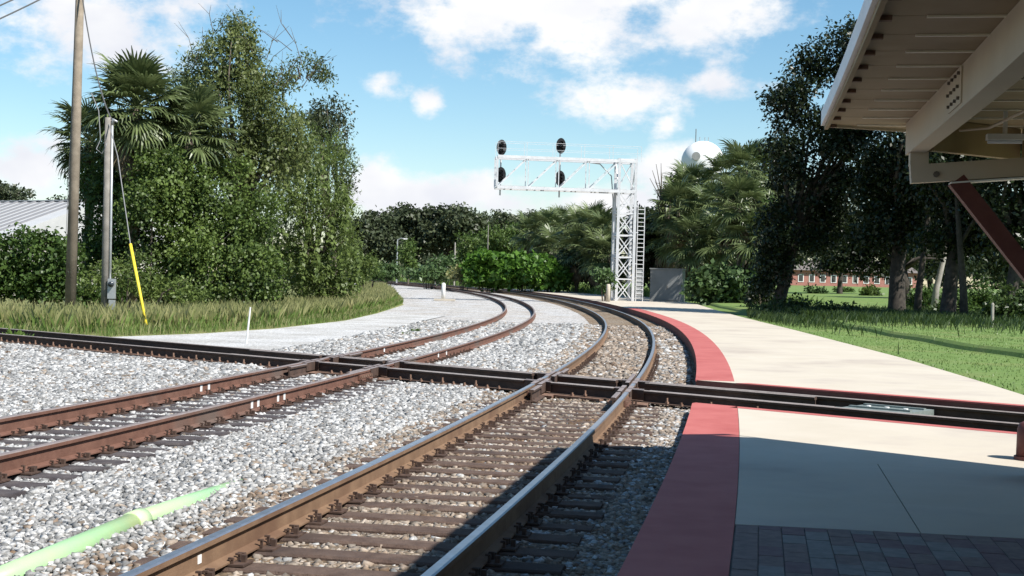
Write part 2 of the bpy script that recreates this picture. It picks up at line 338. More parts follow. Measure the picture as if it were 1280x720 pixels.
# pale gravel road beside the siding
lft = [gp(150, 423, -.22), gp(250, 417, -.22), gp(340, 411, -.22), gp(430, 401, -.22), gp(470, 392, -.22), gp(503, 381, -.22)] + [Vector((-9.5, 112, -.02)), Vector((-13, 140, .22)), Vector((-26, 190, .55)), Vector((-43, 235, .85))]
rgt = [PA(cross_s(-7.4, 1.4), -7.4)] + [PA(v.y - .5, -8.2 + .25 * math.sin(v.y)) for v in lft[1:]]
for v in rgt: v.z -= .218
lft[0] = PC(-16.3, 1.45) + Vector((0, 0, -.22))
road_rows = []
for i in range(len(lft)):
    a, b = lft[i], rgt[i]; road_rows.append([a.lerp(b, k / 6) for k in range(7)])
sheet('gravel_road', road_rows[:5], MT['road'])
sheet('gravel_shoulder', [[p - up * .003 for p in r] for r in road_rows[4:]], MT['ballast_far'])
# grassy verge behind the crossing line on the left
GE = [PC(t, 1.75) for t in (-75, -50, -36, -28, -22, -18, -16.5)] + [Vector((v.x, v.y, rise(v.y))) for v in lft[1:]]
GD = Vector((-14, 30, 0)).normalized()
sheet('grass_verge', [[p + GD * w + up * (-.27 + h - p.z * 0) for w, h in ((-.25, -.03), (0, .065), (.8, .085), (3, .1), (8, .12), (20, .12), (45, .12))] for p in [Vector((v.x, v.y, rise(v.y))) for v in GE]], MT['verge'])
# lawn right of the far platform; low bank shaped to give a shaded line
def bankx(y): return 12.6 + .02 * (y - 34) + .35 * math.sin(y * .13)
def lawnz(x, y):
    xb = bankx(y)
    t = min(max((x - xb) / .22, 0), 1); return -.02 + rise(y) + .2 * t * t * (3 - 2 * t) + .012 * max(0, min(x - xb, 40)) + .02 * math.sin(x * 1.3 + y * .7)
def pedge(y):
    P = [(7.5, 18.1), (7.83, 20.69), (8.85, 30.55), (10.1, 48.2), (11.7, 74.3), (13.0, 95), (13.4, 115), (10, 150)]
    return float(np.interp(y, [p[1] for p in P], [p[0] for p in P]))
rows = []
for y in list(np.arange(2, 60, 1.5)) + list(np.arange(60, 130, 4)) + [140, 170, 210, 260, 320]:
    x0 = pedge(y) - .12 if y > 18 else 7.4
    xb = max(bankx(y), x0 + .6); xs = [x0 + (xb - .06 - x0) * k / 6 for k in range(7)] + [xb + d for d in (.05, .13, .24, .5, 1, 2, 3.5, 6, 10, 16, 26, 45, 80, 120)]
    rows.append([(x, y, lawnz(x, y) - (.0 if x > x0 else .05)) for x in xs])
sheet('lawn', rows, MT['lawn'])

# ------------------------------------------------------------------ stones of the ballast
TIE = .495
def stones(name, P, size, m, seed, flat=.75):
    r = np.random.default_rng(seed); n = len(P)
    cube = np.array([(-1, -1, -1), (1, -1, -1), (1, 1, -1), (-1, 1, -1), (-1, -1, 1), (1, -1, 1), (1, 1, 1), (-1, 1, 1)], float)
    V = cube[None] * (size[:, None, None] * r.uniform(.55, 1.15, (n, 1, 3))) * r.uniform(.62, 1.2, (n, 8, 3))
    a, b, c = r.uniform(0, 6.28, (3, n)); b = b * .25
    def rot(V, ang, i, j):
        ca, sa = np.cos(ang)[:, None], np.sin(ang)[:, None]; x, y = V[:, :, i].copy(), V[:, :, j].copy(); V[:, :, i] = ca * x - sa * y; V[:, :, j] = sa * x + ca * y
    rot(V, c, 1, 2); rot(V, b, 0, 2); V[:, :, 2] *= flat; rot(V, a, 0, 1)
    V += P[:, None, :]
    q = np.array([(3, 2, 1, 0), (4, 5, 6, 7), (0, 1, 5, 4), (1, 2, 6, 5), (2, 3, 7, 6), (3, 0, 4, 7)])
    F = (np.arange(n)[:, None, None] * 8 + q[None]).reshape(-1, 4)
    o = link(name, npmesh(name, V.reshape(-1, 3), F, m)); return o
def scatter_ballast():
    out = {'w': [], 's': []}
    r = np.random.default_rng(3)
    for d0, d1, g in ((6.9, 11, .041), (11, 16, .047), (16, 23, .058), (23, 36, .085), (36, 56, .125)):
        xs = np.arange(-.50 * d1, .30 * d1, g); yy = np.arange(d0, d1, g)
        X, Y = np.meshgrid(xs, yy); X = (X + r.uniform(-.5, .5, X.shape) * g).ravel(); Y = (Y + r.uniform(-.5, .5, Y.shape) * g).ravel()
        k = (X / Y > (-.48 if d0 < 20 else -.42)) & (X / Y < .29); X, Y = X[k], Y[k]
        oa, oc = offA(X, Y), offC(X, Y)
        s = AR * (np.arctan2(Y - ACY, X - ACX) - PH0)
        keep = (oa < 1.70)
        for o in (G2, -G2, -4.6 + G2, -4.6 - G2): keep &= np.abs(oa - o) > .085
        for o in (G2, -G2): keep &= np.abs(oc - o) > .095
        onC = np.abs(oc) < .65
        keep &= ~((oc > 1.5) & (oa < -8.1))
        keep &= ~((oc > 1.2) & (oc < 99) & (oa > 1.62))
        fr = (s / TIE) % 1.0; ontie = (np.abs(fr - .0) < .235) | (np.abs(fr - 1.0) < .235)
        u = r.uniform(0, 1, len(X))
        keep &= ~(ontie & (np.abs(oa) < 1.26) & (u < .76))
        keep &= ~(ontie & (np.abs(oa + 4.6) < 1.24) & (u < .93) & (oc < -1))
        if d0 >= 23: keep &= (oa > -8.4) | (oc < -.6)
        mound = .045 * np.exp(-((oa + 2.1) / .55) ** 2) + .04 * np.exp(-((oa + 6.9) / .7) ** 2)
        mound = np.where(np.abs(oa + 4.6) < .7, .004, mound)
        z = -.246 + mound + r.uniform(0, .018, len(X)); sz = g * r.uniform(.36, .74, len(X))
        st = (np.abs(oa) < 1.15) | (oa > .8)
        pst = np.where(np.abs(oa) < .95, .93, np.where((oa > -1.6), .55, .07)); pst = np.where((oa > .8), .72, pst)
        stn = r.uniform(0, 1, len(X)) < pst
        P = np.stack([X, Y, z], 1)
        out['w'].append((P[keep & ~stn], sz[keep & ~stn])); out['s'].append((P[keep & stn], sz[keep & stn]))
    for key, nm, m, lab in (('w', 'ballast_stones', MT['stone'], 'pale grey crushed stone ballast beside and between the tracks'), ('s', 'rusty_ballast_stones', MT['stone_stain'], 'rust stained brown ballast between the rails beside the platform')):
        P = np.concatenate([a for a, b in out[key]]); z = np.concatenate([b for a, b in out[key]])
        tag(stones(nm, P, z, m, 5), lab, 'gravel', kind='stuff')
scatter_ballast()

# ------------------------------------------------------------------ tracks
RAIL = [(-.076, -.185), (.076, -.185), (.076, -.174), (.012, -.155), (.009, -.052), (.037, -.040), (.037, -.009), (.027, 0), (-.027, 0), (-.037, -.009), (-.037, -.040), (-.009, -.052), (-.012, -.155), (-.076, -.174)]
RMI = [0] * 14
for k in (6, 7, 8): RMI[k] = 1
def rail_A(off, s0, s1, mats, parent, name='rail', drop=0.0):
    ss = [s0]; s = s0
    while s < s1 - .01:
        s = min(s + (.8 if s < 60 else 2.0), s1); ss.append(s)
    mb = MB().sweep(RAIL, [(PA(s, off) - Vector((0, 0, drop)), NA(s)) for s in ss], RMI); return obj(name, mb, mats, parent)
def rail_C(off, t0, t1, mats, parent, name='rail', drop=0.0):
    mb = MB().sweep(RAIL, [(PC(t, off) - Vector((0, 0, drop)), CN_) for t in (t0, t1)], RMI); return obj(name, mb, mats, parent)
FA, FC = .60, .27
trA = thing('railway_track', 'main track with polished rail tops, curving left along the red platform edge', 'railway track', kind='structure')
trB = thing('railway_track', 'second track with dull red-brown rails, parallel to the main track', 'railway track', kind='structure')
trC = thing('railway_track', 'straight track with black-brown rails crossing the two curved tracks', 'railway track', kind='structure')
MA = [MT['rail_side'], MT['rail_top']]; MBm = [MT['rail_red'], MT['rail_top_dull']]; MC = [MT['rail_dark'], MT['rail_top_dark']]
for tr, base, mats in ((trA, 0, MA), (trB, -4.6, MBm)):
    for sd_ in (-1, 1):
        o = base + sd_ * G2; a, b = cross_s(o, -G2), cross_s(o, G2)
        rail_A(o, -4, a - FA, mats, tr); rail_A(o, a + FA, b - FA, mats, tr); rail_A(o, b + FA, 320, mats, tr)
cuts = {}
for oc in (-G2, G2):
    L_ = []
    for base in (0, -4.6):
        for sd_ in (-1, 1):
            p = PA(cross_s(base + sd_ * G2, oc), base + sd_ * G2); L_.append((p - C0).dot(CD))
    L_.sort(); cuts[oc] = L_
    e = [-70] + [q for t in L_ for q in (t - FC, t + FC)] + [40]
    for k in range(0, len(e), 2): rail_C(oc, e[k], e[k + 1], MC, trC)
    og = oc * (.628 / G2)
    for k in range(len(L_)):                       # guard rails inside the gauge
        t0 = L_[k] + FC + .02; t1 = (L_[k + 1] - FC - .02) if k < 3 else L_[k] + 3.3
        rail_C(og, t0, t1, [MT['rail_dark'], MT['rail_top_dark']], trC, 'guard_rail', .006)
    rail_C(og, L_[0] - FC - 2.2, L_[0] - FC - .02, [MT['rail_dark'], MT['rail_top_dark']], trC, 'guard_rail', .006)
for tr, base in ((trA, 0), (trB, -4.6)):
    for sd_ in (-1, 1):
        og = base + sd_ * .628; a, b = cross_s(og, -G2), cross_s(og, G2)
        rail_A(og, a - FA - 1.0, a - FA - .02, [MT['rail_dark'], MT['rail_top_dull']], tr, 'guard_rail', .008)
        rail_A(og, b + FA + .02, b + FA + 1.1, [MT['rail_dark'], MT['rail_top_dull']], tr, 'guard_rail', .008)
# ties
def tie_mesh(name, L, W, H, m, seed):
    r = random.Random(seed); b = .012; h = W / 2; mb = MB()
    prof = [(-h, -H), (h, -H), (h, -b), (h - b, 0), (-h + b, 0), (-h, -b)]
    fr = []
    for k in range(6):
        x = -L / 2 + L * k / 5
        for u, z in prof: fr.append((x + r.uniform(-.004, .004), u + r.uniform(-.006, .006), z + (r.uniform(-.007, .002) if z > -.05 else 0)))
    fs = [(i * 6 + k, i * 6 + (k + 1) % 6, (i + 1) * 6 + (k + 1) % 6, (i + 1) * 6 + k) for i in range(5) for k in range(6)] + [tuple(range(5, -1, -1)), tuple(range(30, 36))]
    mb.add(fr, fs); return mb.mesh(name, m)
tie_A = [tie_mesh('tie_a', 2.59, .225, .16, MT['tie_old'], k) for k in range(5)]
tie_B = [tie_mesh('tie_b', 2.59, .225, .16, MT['tie'], k + 9) for k in range(5)]
rt = random.Random(2)
def put_tie(me, p, ang, parent, z):
    o = link('tie', me, parent, (p.x, p.y, p.z + z - (.016 if p.y > 24 else 0))); o.rotation_euler = (rt.uniform(-.01, .01), rt.uniform(-.008, .008), ang); return o
tieset = []
for tr, base, ms, smax, z in ((trA, 0, tie_A, 58, -.203), (trB, -4.6, tie_B, 56, -.198)):
    far = MB()
    for k in range(8, 300):
        s = k * TIE; p = PA(s, base)
        if abs(float(offC(p.x, p.y))) < 1.25: continue
        ang = math.atan2(NA(s).y, NA(s).x) + rt.uniform(-.012, .012)
        if s < smax: put_tie(rt.choice(ms), PA(s, base + rt.uniform(-.04, .04)), ang, tr, z + rt.uniform(-.006, .004)); tieset.append((tr, base, s))
        elif base == 0: far.box(p + Vector((0, 0, z - .078)), (2.59, .225, .1), (NA(s), TA(s), Vector((0, 0, 1))))
    if far.v: o = obj('distant_ties', far, MT['tie_old'], tr); o['kind'] = 'stuff'
for k in range(-46, 14):
    t = k * .5 + .1; p = PC(t)
    oa = float(offA(p.x, p.y))
    if -6.6 < oa < 2.0 and not -2.6 < oa < -2.0: continue
    if t > 3.0: continue
    put_tie(rt.choice(tie_B), p, math.atan2(CN_.y, CN_.x), trC, -.205)
# tie plates and spikes
for tr, base in ((trA, 0), (trB, -4.6)):
    pl, spk = MB(), MB()
    for tr2, b2, s in tieset:
        if tr2 is not tr or s > 34: continue
        n, t = NA(s), TA(s)
        for sd_ in (-1, 1):
            c = PA(s, base + sd_ * G2); pl.box(c + Vector((0, 0, -.193)), (.34, .17, .013), (n, t, Vector((0, 0, 1))))
            for e in (-1, 1):
                for dt in (-.055, .055):
                    q = c + n * (e * .088) + t * (dt + rt.uniform(-.012, .012)); hz = rt.uniform(-.008, .028)
                    spk.box(q + Vector((0, 0, -.172 + hz)), (.016, .016, .05), (n, t, Vector((0, 0, 1))))
                    spk.box(q + n * (-e * .008) + Vector((0, 0, -.148 + hz)), (.034, .022, .012), (n, t, Vector((0, 0, 1))))
                q = c + n * (e * .135) + t * rt.uniform(-.05, .05); spk.box(q + Vector((0, 0, -.168)), (.03, .03, .05), (n, t, Vector((0, 0, 1))))
                # rail anchor against the tie face
                q = c + n * (e * .07) + t * .135; spk.box(q + Vector((0, 0, -.178)), (.05, .03, .045), (n, t, Vector((0, 0, 1))))
    o = obj('tie_plates', pl, MT['spike'], tr); o['kind'] = 'stuff'
    o = obj('spikes', spk, MT['spike'], tr); o['kind'] = 'stuff'
spk = MB()
for k in range(-60, 24):
    t = k * .25
    for oc in (-G2,):
        q = PC(t, oc - .10); oa = float(offA(q.x, q.y))
        if any(abs(oa - v) < .5 for v in (G2, -G2, -4.6 + G2, -4.6 - G2)): continue
        hgt = .11 if k % 3 == 0 else .06
        spk.box(q + up * (-.185 + hgt / 2), (.018, .03, hgt), (CD, CN_, up)); spk.box(q + up * (-.18 + hgt * .3), (.04, .045, .03), (CD, CN_, up))
o = obj('plate_lugs', spk, MT['bolt'], trC); o['kind'] = 'stuff'
mb = MB()
for t0, t1 in ((-13, -7.6), (-5.4, -2.6), (-.7, .3), (1.2, 2.6)): mb.bar(PC(t0, -G2 - .15) + up * -.19, PC(t1, -G2 - .15) + up * -.19, .1, .03)
obj('base_plate', mb, MT['bolt'], trC)
# diamonds: cast frogs with flangeways, joint bars with bolts
def frog(P, s, g, h, parent):
    a, c = TA(s), CD
    va = [(-g * .05, 1), (g * .037, 1), (g * .088, 0), (g * .17, 1)]
    ve = sorted({-FC + .003, FC - .003, -g * .055, g * .037, g * .09, g * .17}); ue = sorted({-FA + .003, FA - .003, -h * .055, h * .037, h * .09, h * .17})
    vin = lambda v: min(-g * .055, g * .17) < v < max(-g * .055, g * .17); uin = lambda u: min(-h * .055, h * .17) < u < max(-h * .055, h * .17)
    vg = lambda v: min(g * .037, g * .09) < v < max(g * .037, g * .09); ug = lambda u: min(h * .037, h * .09) < u < max(h * .037, h * .09)
    mb = MB()
    for i in range(len(ue) - 1):
        for j in range(len(ve) - 1):
            u, v = (ue[i] + ue[i + 1]) / 2, (ve[j] + ve[j + 1]) / 2
            if not (vin(v) or uin(u)): continue
            groove = (vin(v) and vg(v)) or (uin(u) and ug(u))
            q = [P + a * uu + c * vv for uu, vv in ((ue[i], ve[j]), (ue[i], ve[j + 1]), (ue[i + 1], ve[j + 1]), (ue[i + 1], ve[j]))]
            mb.prism([(p.x, p.y) for p in q], -.15, -.048 if groove else .003, 0, 1)
    obj('frog_casting', mb, [MT['casting'], MT['rail_dark']], parent)
    mb = MB(); mb.prism([((P + a * u + c * v).x, (P + a * u + c * v).y) for u, v in ((-.5, -.36), (-.5, .36), (.5, .36), (.5, -.36))], -.215, -.176)
    obj('frog_plate', mb, MT['bolt'], parent)
    # joint bars
    n = NA(s)
    for e in (-1, 1):
        for sd_ in (-1, 1):
            c0 = P + a * (e * (FA + .36)) + n * (sd_ * .026); m2 = MB()
            m2.box(c0 + up * -.10, (.026, .80, .085), (n, a, up)); m2.box(c0 + n * (sd_ * .02) + up * -.148, (.05, .80, .02), (n, a, up))
            jb = obj('joint_bar', m2, MT['rail_red'], parent); m3 = MB()
            for k in range(6): m3.box(c0 + a * (-.33 + .132 * k) + n * (sd_ * .03) + up * -.095, (.036, .036, .036), (n, a, up))
            o = obj('bolts', m3, MT['bolt'], jb); o['kind'] = 'stuff'
for base, lab in ((0, 'rail diamond where the dark track crosses the main track beside the platform'), (-4.6, 'rail diamond where the dark track crosses the second, red-brown track')):
    p0 = PA(cross_s(base, 0), base)
    root = thing('diamond_crossing', lab, 'rail crossing', 'diamond crossings')
    for sd_ in (-1, 1):
        for oc, h in ((-G2, 1), (G2, -1)):
            o = base + sd_ * G2; s = cross_s(o, oc); frog(PA(s, o), s, -sd_, h, root)
# pale stones and wear marks on the crossing: white paint marks on rail webs
def mark(off, px, py, side, parent, w=.075, h=.09):
    p = gp(px, py, -.09); s = AR * (math.atan2(p.y - ACY, p.x - ACX) - PH0); q = PA(s, off) + NA(s) * (side * .0125) + up * -.1
    obj('paint_mark', MB().box(q, (.006, w, h), (NA(s), TA(s), up)), MT['white'], parent)
for px, py in ((262, 485), (269, 483)): mark(-4.6 - G2, px, py, 1, trB)
for px, py in ((338, 506), (345, 504), (375, 498), (383, 496)): mark(-4.6 + G2, px, py, 1, trB)
for px, py in ((558, 444), (567, 441)): mark(-4.6 + G2, px, py, 1, trB, .12, .1)
mark(-4.6 - G2, 478, 437, 1, trB, .12, .1)
mark(-G2, 250, 697, 1, trA, .05, .05)
# weathered panel laid between the rails of the crossing track at the platform
a0 = (gp(1047, 505, 0) - C0).dot(CD); a1 = (gp(1133, 512, 0) - C0).dot(CD)
pn = thing('crossing_panel', 'weathered green-grey panel between the rails of the dark track at the platform gap', 'track panel', loc=PC((a0 + a1) / 2) + up * -.2)
mb = MB(); mb.prism([(PC(t, o) - pn.location)[:2] for t, o in ((a0, -.60), (a1, -.60), (a1, .66), (a0, .66))], 0, .15)
obj('plate', mb, MT['panel'], pn)
for o in (-.45, 0, .45): obj('stiffener', MB().bar(PC(a0 + .04, o) - pn.location - up * .038, PC(a1 - .04, o) - pn.location - up * .038, .07, .024), MT['panel'], pn)
for k in range(3):
    q = PC(a0 + (a1 - a0) * (.22 + .28 * k),   .22) - pn.location - up * .05; obj('bolt', MB().tube([q, q + up * .022], .035, 8), MT['white'], pn)

# ------------------------------------------------------------------ platforms
ZN, ZF = -.07, .05
def clip(poly, p, n):                            # keep the side where (q - p).n >= 0
    out = []
    for i in range(len(poly)):
        a, b = poly[i], poly[(i + 1) % len(poly)]; da, db = (a[0] - p[0]) * n[0] + (a[1] - p[1]) * n[1], (b[0] - p[0]) * n[0] + (b[1] - p[1]) * n[1]
        if da >= 0: out.append(a)
        if (da >= 0) != (db >= 0): k = da / (da - db); out.append((a[0] + k * (b[0] - a[0]), a[1] + k * (b[1] - a[1])))
    return out
sN = cross_s(1.72, -1.18)
near = thing('station_platform', 'near platform of shaded concrete with red edge and brick pavers under the canopy', 'platform', kind='structure')
edge = [PA(s, 1.72) for s in np.linspace(-4, sN - .14, 16)] + [PA(sN - .03, 1.77), PA(cross_s(1.90, -1.185), 1.90)]
base_poly = [(p.x, p.y) for p in edge] + [tuple(PC(12, -1.18)[:2]), (16, 4), (16, -4)]
mb = MB(); mb.prism(base_poly[::-1], -.45, ZN - .016); obj('slab', mb, MT['concrete_side'], near)
mb = MB(); strip = [PA(s, 1.715) for s in np.linspace(-4, sN - .14, 16)] + [PA(sN - .03, 1.765), PA(cross_s(1.9, -1.18), 1.9)]
inner = [PA(s, 2.335) for s in np.linspace(cross_s(2.335, -1.18), -4, 16)]
mb.prism([(p.x, p.y) for p in (strip + inner)][::-1], ZN - .012, ZN + .002); obj('tactile_strip', mb, MT['red'], near)
mb = MB(); tA = (inner[0] - C0).dot(CD) + .004
mb.prism([tuple(PC(t, o)[:2]) for t, o in ((tA, -1.18), (tA, -1.40), (12, -1.40), (12, -1.18))], ZN - .012, ZN + .002); obj('red_edge_strip', mb, MT['red'], near)
field = [(p.x, p.y) for p in [PA(s, 2.34) for s in np.linspace(-4, cross_s(2.34, -1.405), 16)]] + [tuple(PC(11.9, -1.405)[:2]), (15.9, 4), (15.9, -4)]
b0, b1 = gp(915, 655, ZN), gp(1280, 673, ZN)
bd = (b1 - b0).normalized(); bn = Vector((-bd.y, bd.x, 0))
j1a, j1b = gp(1097, 580, ZN), gp(1150, 665, ZN); d1 = (j1b - j1a).normalized(); n1 = (-d1.y, d1.x)
j2a, j2b = gp(925, 618, ZN), gp(1280, 637, ZN); d2 = (j2b - j2a).normalized(); n2 = (-d2.y, d2.x)
far_ = (b0 + bn * .006)
conc = clip(field, far_, (bn.x, bn.y))
gw = .005
beyond = clip(conc, (j1a.x + n2[0] * .0015, j1a.y + n2[1] * .0015), n2); conc = clip(conc, (j1a.x - n2[0] * .0015, j1a.y - n2[1] * .0015), (-n2[0], -n2[1]))
obj('concrete_panel', MB().prism(beyond[::-1], ZN - .012, ZN), MT['concrete'], near)
for s1 in (1, -1):
    for s2 in (1, -1):
        q = clip(conc, (j2a.x + n2[0] * s2 * .002, j2a.y + n2[1] * s2 * .002), (n2[0] * s2, n2[1] * s2))
        q = clip(q, (j1a.x + n1[0] * s1 * gw, j1a.y + n1[1] * s1 * gw), (n1[0] * s1, n1[1] * s1))
        if len(q) > 2:
            mb = MB(); mb.prism(q[::-1], ZN - .012, ZN); obj('concrete_panel', mb, MT['concrete'], near)
s_b = AR * (math.atan2(b0.y - ACY, b0.x - ACX) - PH0)
pm = [MB().prism([(-.0745, -.147), (.0745, -.147), (.0745, .147), (-.0745, .147)], -.012, .001).mesh('paver', m) for m in (MT['paver'], MT['paver2'], MT['paver3'])]
rp = random.Random(4)
for i in range(27):
    o = 2.345 + .0775 + .155 * i
    p = PA(s_b, o); k0 = (Vector((b0.x, b0.y, 0)) - p).dot(bn); s_top = s_b + k0 - (0 if i % 2 == 0 else .151)
    if i % 2:
        pass
    for j in range(11):
        s = s_top - .155 - .302 * j; q = PA(s, o); ob = link('paver', rp.choice(pm), near, (q.x, q.y, ZN + rp.uniform(-.003, .002))); ob.rotation_euler = (rp.uniform(-.006, .006), rp.uniform(-.01, .01), math.atan2(NA(s).y, NA(s).x))
    if i % 2:
        s = s_top + .075; q = PA(s, o); ob = link('half_paver', rp.choice(pm), near, (q.x, q.y, ZN - .001)); ob.rotation_euler = (0, 0, math.atan2(NA(s).y, NA(s).x)); ob.scale = (1, .48, 1)
# far platform
farp = thing('station_platform', 'far platform, a sunlit cream concrete walk with curved red edge beyond the dark track', 'platform', kind='structure')
ss = list(np.linspace(cross_s(1.72, 1.2), 60, 22)) + list(np.linspace(64, 150, 24))
lp = [PA(s, 1.72) for s in ss]; rp_ = [Vector((pedge(p.y), p.y, p.z)) for p in lp]
rp_[0] = Vector((7.5, 18.12, 0)); rp_[0] = PC((Vector((7.5, 18.12, 0)) - C0).dot(CD), 1.2)
rows2 = []
for a, b in zip(lp, rp_): rows2.append([a.lerp(b, k / 8) for k in range(9)])
mb = MB(); n = 9; V = [p + up * ZF for r in rows2 for p in r]
mb.add(V, [(i * n + k, i * n + k + 1, (i + 1) * n + k + 1, (i + 1) * n + k) for i in range(len(rows2) - 1) for k in range(8)])
walk = obj('walk_surface', mb, MT['concrete'], farp)
mb = MB()
for a, b in ((lp, -1), (rp_, 1)):
    mb.add([p + up * z for p in a for z in (-.45, ZF)], [(2 * i, 2 * i + 1, 2 * i + 3, 2 * i + 2) for i in range(len(a) - 1)])
mb.add([lp[0] + up * -.45, rp_[0] + up * -.45, rp_[0] + up * ZF, lp[0] + up * ZF], [(0, 1, 2, 3)])
obj('slab_side', mb, [mat('slab_side_paint', (.17, .06, .05), .9, (.2, .09, .07), 4)], farp)
s_r = np.concatenate([np.linspace(cross_s(1.715, 1.19), 40, 20), np.linspace(42, 80, 20)])
mb = MB().sweep([(0, -.02), (.62, -.02), (.62, .005), (0, .005)], [(PA(s, 1.715) + up * ZF, NA(s)) for s in s_r]); obj('tactile_strip', mb, MT['red'], farp)
tA = (PA(cross_s(2.345, 1.2), 2.345) - C0).dot(CD); tB = (rp_[0] - C0).dot(CD)
mb = MB(); mb.prism([tuple(PC(t, o)[:2]) for t, o in ((tA + .01, 1.195), (tB, 1.195), (tB, 1.40), (tA + .12, 1.40))], ZF - .02, ZF + .004); obj('red_edge_strip', mb, MT['red'], farp)
# ------------------------------------------------------------------ canopy over the near platform
EV, ZS = 3.05, 3.14                               # eave offset from the track centre, soffit level
s_end = 13.62
Ecor = PA(s_end, EV); BEND = Vector((4.72, 13.38, 0)); CHD = Vector((1, -.92, 0)).normalized(); CHN = (-CHD.y, CHD.x)   # chamfered end
can = thing('platform_canopy', 'cream timber platform canopy with curved white fascia and maroon braced posts', 'canopy', loc=(5.25, 12.95, ZN))
def cobj(name, mb, m, parent=can, smooth=False):
    o = obj(name, mb, m, parent, smooth)
    o.matrix_parent_inverse = Matrix.Translation(-can.location) if parent is can else Matrix.Identity(4)
    return o
EDG = (BEND - Vector((Ecor.x, Ecor.y, 0))).normalized()
def inside(poly): return clip(clip(poly, (BEND.x, BEND.y), (-CHN[0], -CHN[1])), (BEND.x, BEND.y), (EDG.y, -EDG.x))
k = 0; s1 = s_end + .578
seams = MB()
while s1 > -13.0:
    s0 = s1 - .578
    q = [PA(s0, EV + .02), PA(s0, 9.6), PA(s1, 9.6), PA(s1, EV + .02)]
    poly = inside([(p.x, p.y) for p in (q[0] + TA(s0) * .005, q[1] + TA(s0) * .005, q[2] - TA(s1) * .005, q[3] - TA(s1) * .005)])
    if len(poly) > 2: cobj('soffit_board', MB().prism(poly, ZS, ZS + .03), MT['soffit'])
    if k:
        poly = inside([(p.x, p.y) for p in (PA(s1 - .012, EV + .30), PA(s1 - .012, 9.5), PA(s1 + .012, 9.5), PA(s1 + .012, EV + .30))])
        if len(poly) > 2: seams.prism(poly, ZS - .012, ZS + .02)
        cobj('eave_clip', MB().box(PA(s1, EV + .075) + up * (ZS - .014), (.07, .05, .028), (NA(s1), TA(s1), up)), MT['bolt'])
    s1 = s0; k += 1
cobj('joint_cover_strips', seams, MT['seam'])
deck = inside([(p.x, p.y) for p in [PA(s, EV) for s in np.linspace(-13, s_end, 26)] + [PA(s_end + .6, EV), PA(s_end + .6, 9.7)] + [PA(-13, 9.7)]])
cobj('roof_deck', MB().prism(deck[::-1], ZS + .034, ZS + .112), MT['white_metal'])
fr = [(PA(s, EV), NA(s)) for s in np.linspace(-13, s_end + .02, 34)]
cobj('fascia', MB().sweep([(-.035, ZS - .012), (-.003, ZS - .012), (-.003, ZS + .125), (-.035, ZS + .125)], fr), MT['white_metal'])
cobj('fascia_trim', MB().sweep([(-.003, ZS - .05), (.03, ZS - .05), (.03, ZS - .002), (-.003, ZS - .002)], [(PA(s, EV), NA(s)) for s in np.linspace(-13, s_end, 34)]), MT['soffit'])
e2 = PA(s_end + .014, EV + .03)
cobj('end_fascia', MB().bar(e2 + up * (ZS + .06), Vector((BEND.x, BEND.y, ZS + .06)), .024, .17).bar(Vector((BEND.x, BEND.y, ZS + .06)), BEND + CHD * 6 + up * (ZS + .06), .024, .17), MT['cream'])
BO = EV + .80
bfr = [(PA(s, BO), NA(s)) for s in np.linspace(-13, s_end - .16, 30)]
cobj('main_beam', MB().sweep([(-.075, ZS - .30), (.075, ZS - .30), (.075, ZS - .004), (-.075, ZS - .004)], bfr), MT['cream'])
# bolted splice plate on the beam
sp0 = 10.35; c0 = PA(sp0, BO - .081) + up * (ZS - .145)
pl = cobj('splice_plate', MB().box(c0, (.012, .62, .25), (NA(sp0), TA(sp0), up)), MT['cream'])
for i in range(4):
    for j in (-1, 0, 1):
        q = c0 - NA(sp0) * .006 + TA(sp0) * (-.24 + .16 * i + (.04 if j == 0 else 0)) + up * (.085 * j)
        b = MB().tube([q, q - NA(sp0) * .018], .013, 6); o = obj('bolt', b, MT['steel'], pl); o.matrix_parent_inverse = Matrix.Identity(4)
# bracket arms, posts and braces
def bent(sa, full=True):
    a = PA(sa, BO - .05); n, t = NA(sa), TA(sa); col = PA(sa, BO + 1.30)
    A, B = a + up * 2.645, col + n * .6 + up * 2.80
    cobj('bracket_arm', MB().bar(A, B, .13, .165), MT['cream'])
    cobj('bearing_block', MB().box(PA(sa, BO + .02) + up * 2.785, (.16, .14, .125), (n, t, up)), MT['cream'])
    cobj('lit_arm_flange', MB().bar(A + n * .35 - up * .075, B - up * .094, .17, .014), MT['white'])  # white strip: light on the arm's lower edge put into the colour
    cobj('bolt_head', MB().tube([A + n * .22 - t * .064, A + n * .22 - t * .085], .028, 8), MT['steel'])
    cobj('post', MB().box(col + up * 1.35, (.20, .20, 2.72), (n, t, up)), MT['maroon'])
    cobj('post_pedestal', MB().box(col + up * (ZN + .20), (.46, .46, .40), (n, t, up)).box(col + up * (ZN + .43), (.38, .38, .06), (n, t, up)), MT['maroon'])
    cobj('brace', MB().bar(a + n * .40 + up * 2.60, col + up * 1.40, .14, .15), MT['maroon'])
bent(13.25); bent(7.25); bent(1.9)
eb = PA(13.1, BO + .1)
cobj('end_beam', MB().bar(eb + up * (ZS - .15), Vector((BEND.x, BEND.y - .55, ZS - .15)), .09, .285).bar(Vector((BEND.x + .05, BEND.y - .6, ZS - .15)), BEND + CHD * 5 + Vector((0, -.6, ZS - .15)), .09, .285), MT['soffit'])
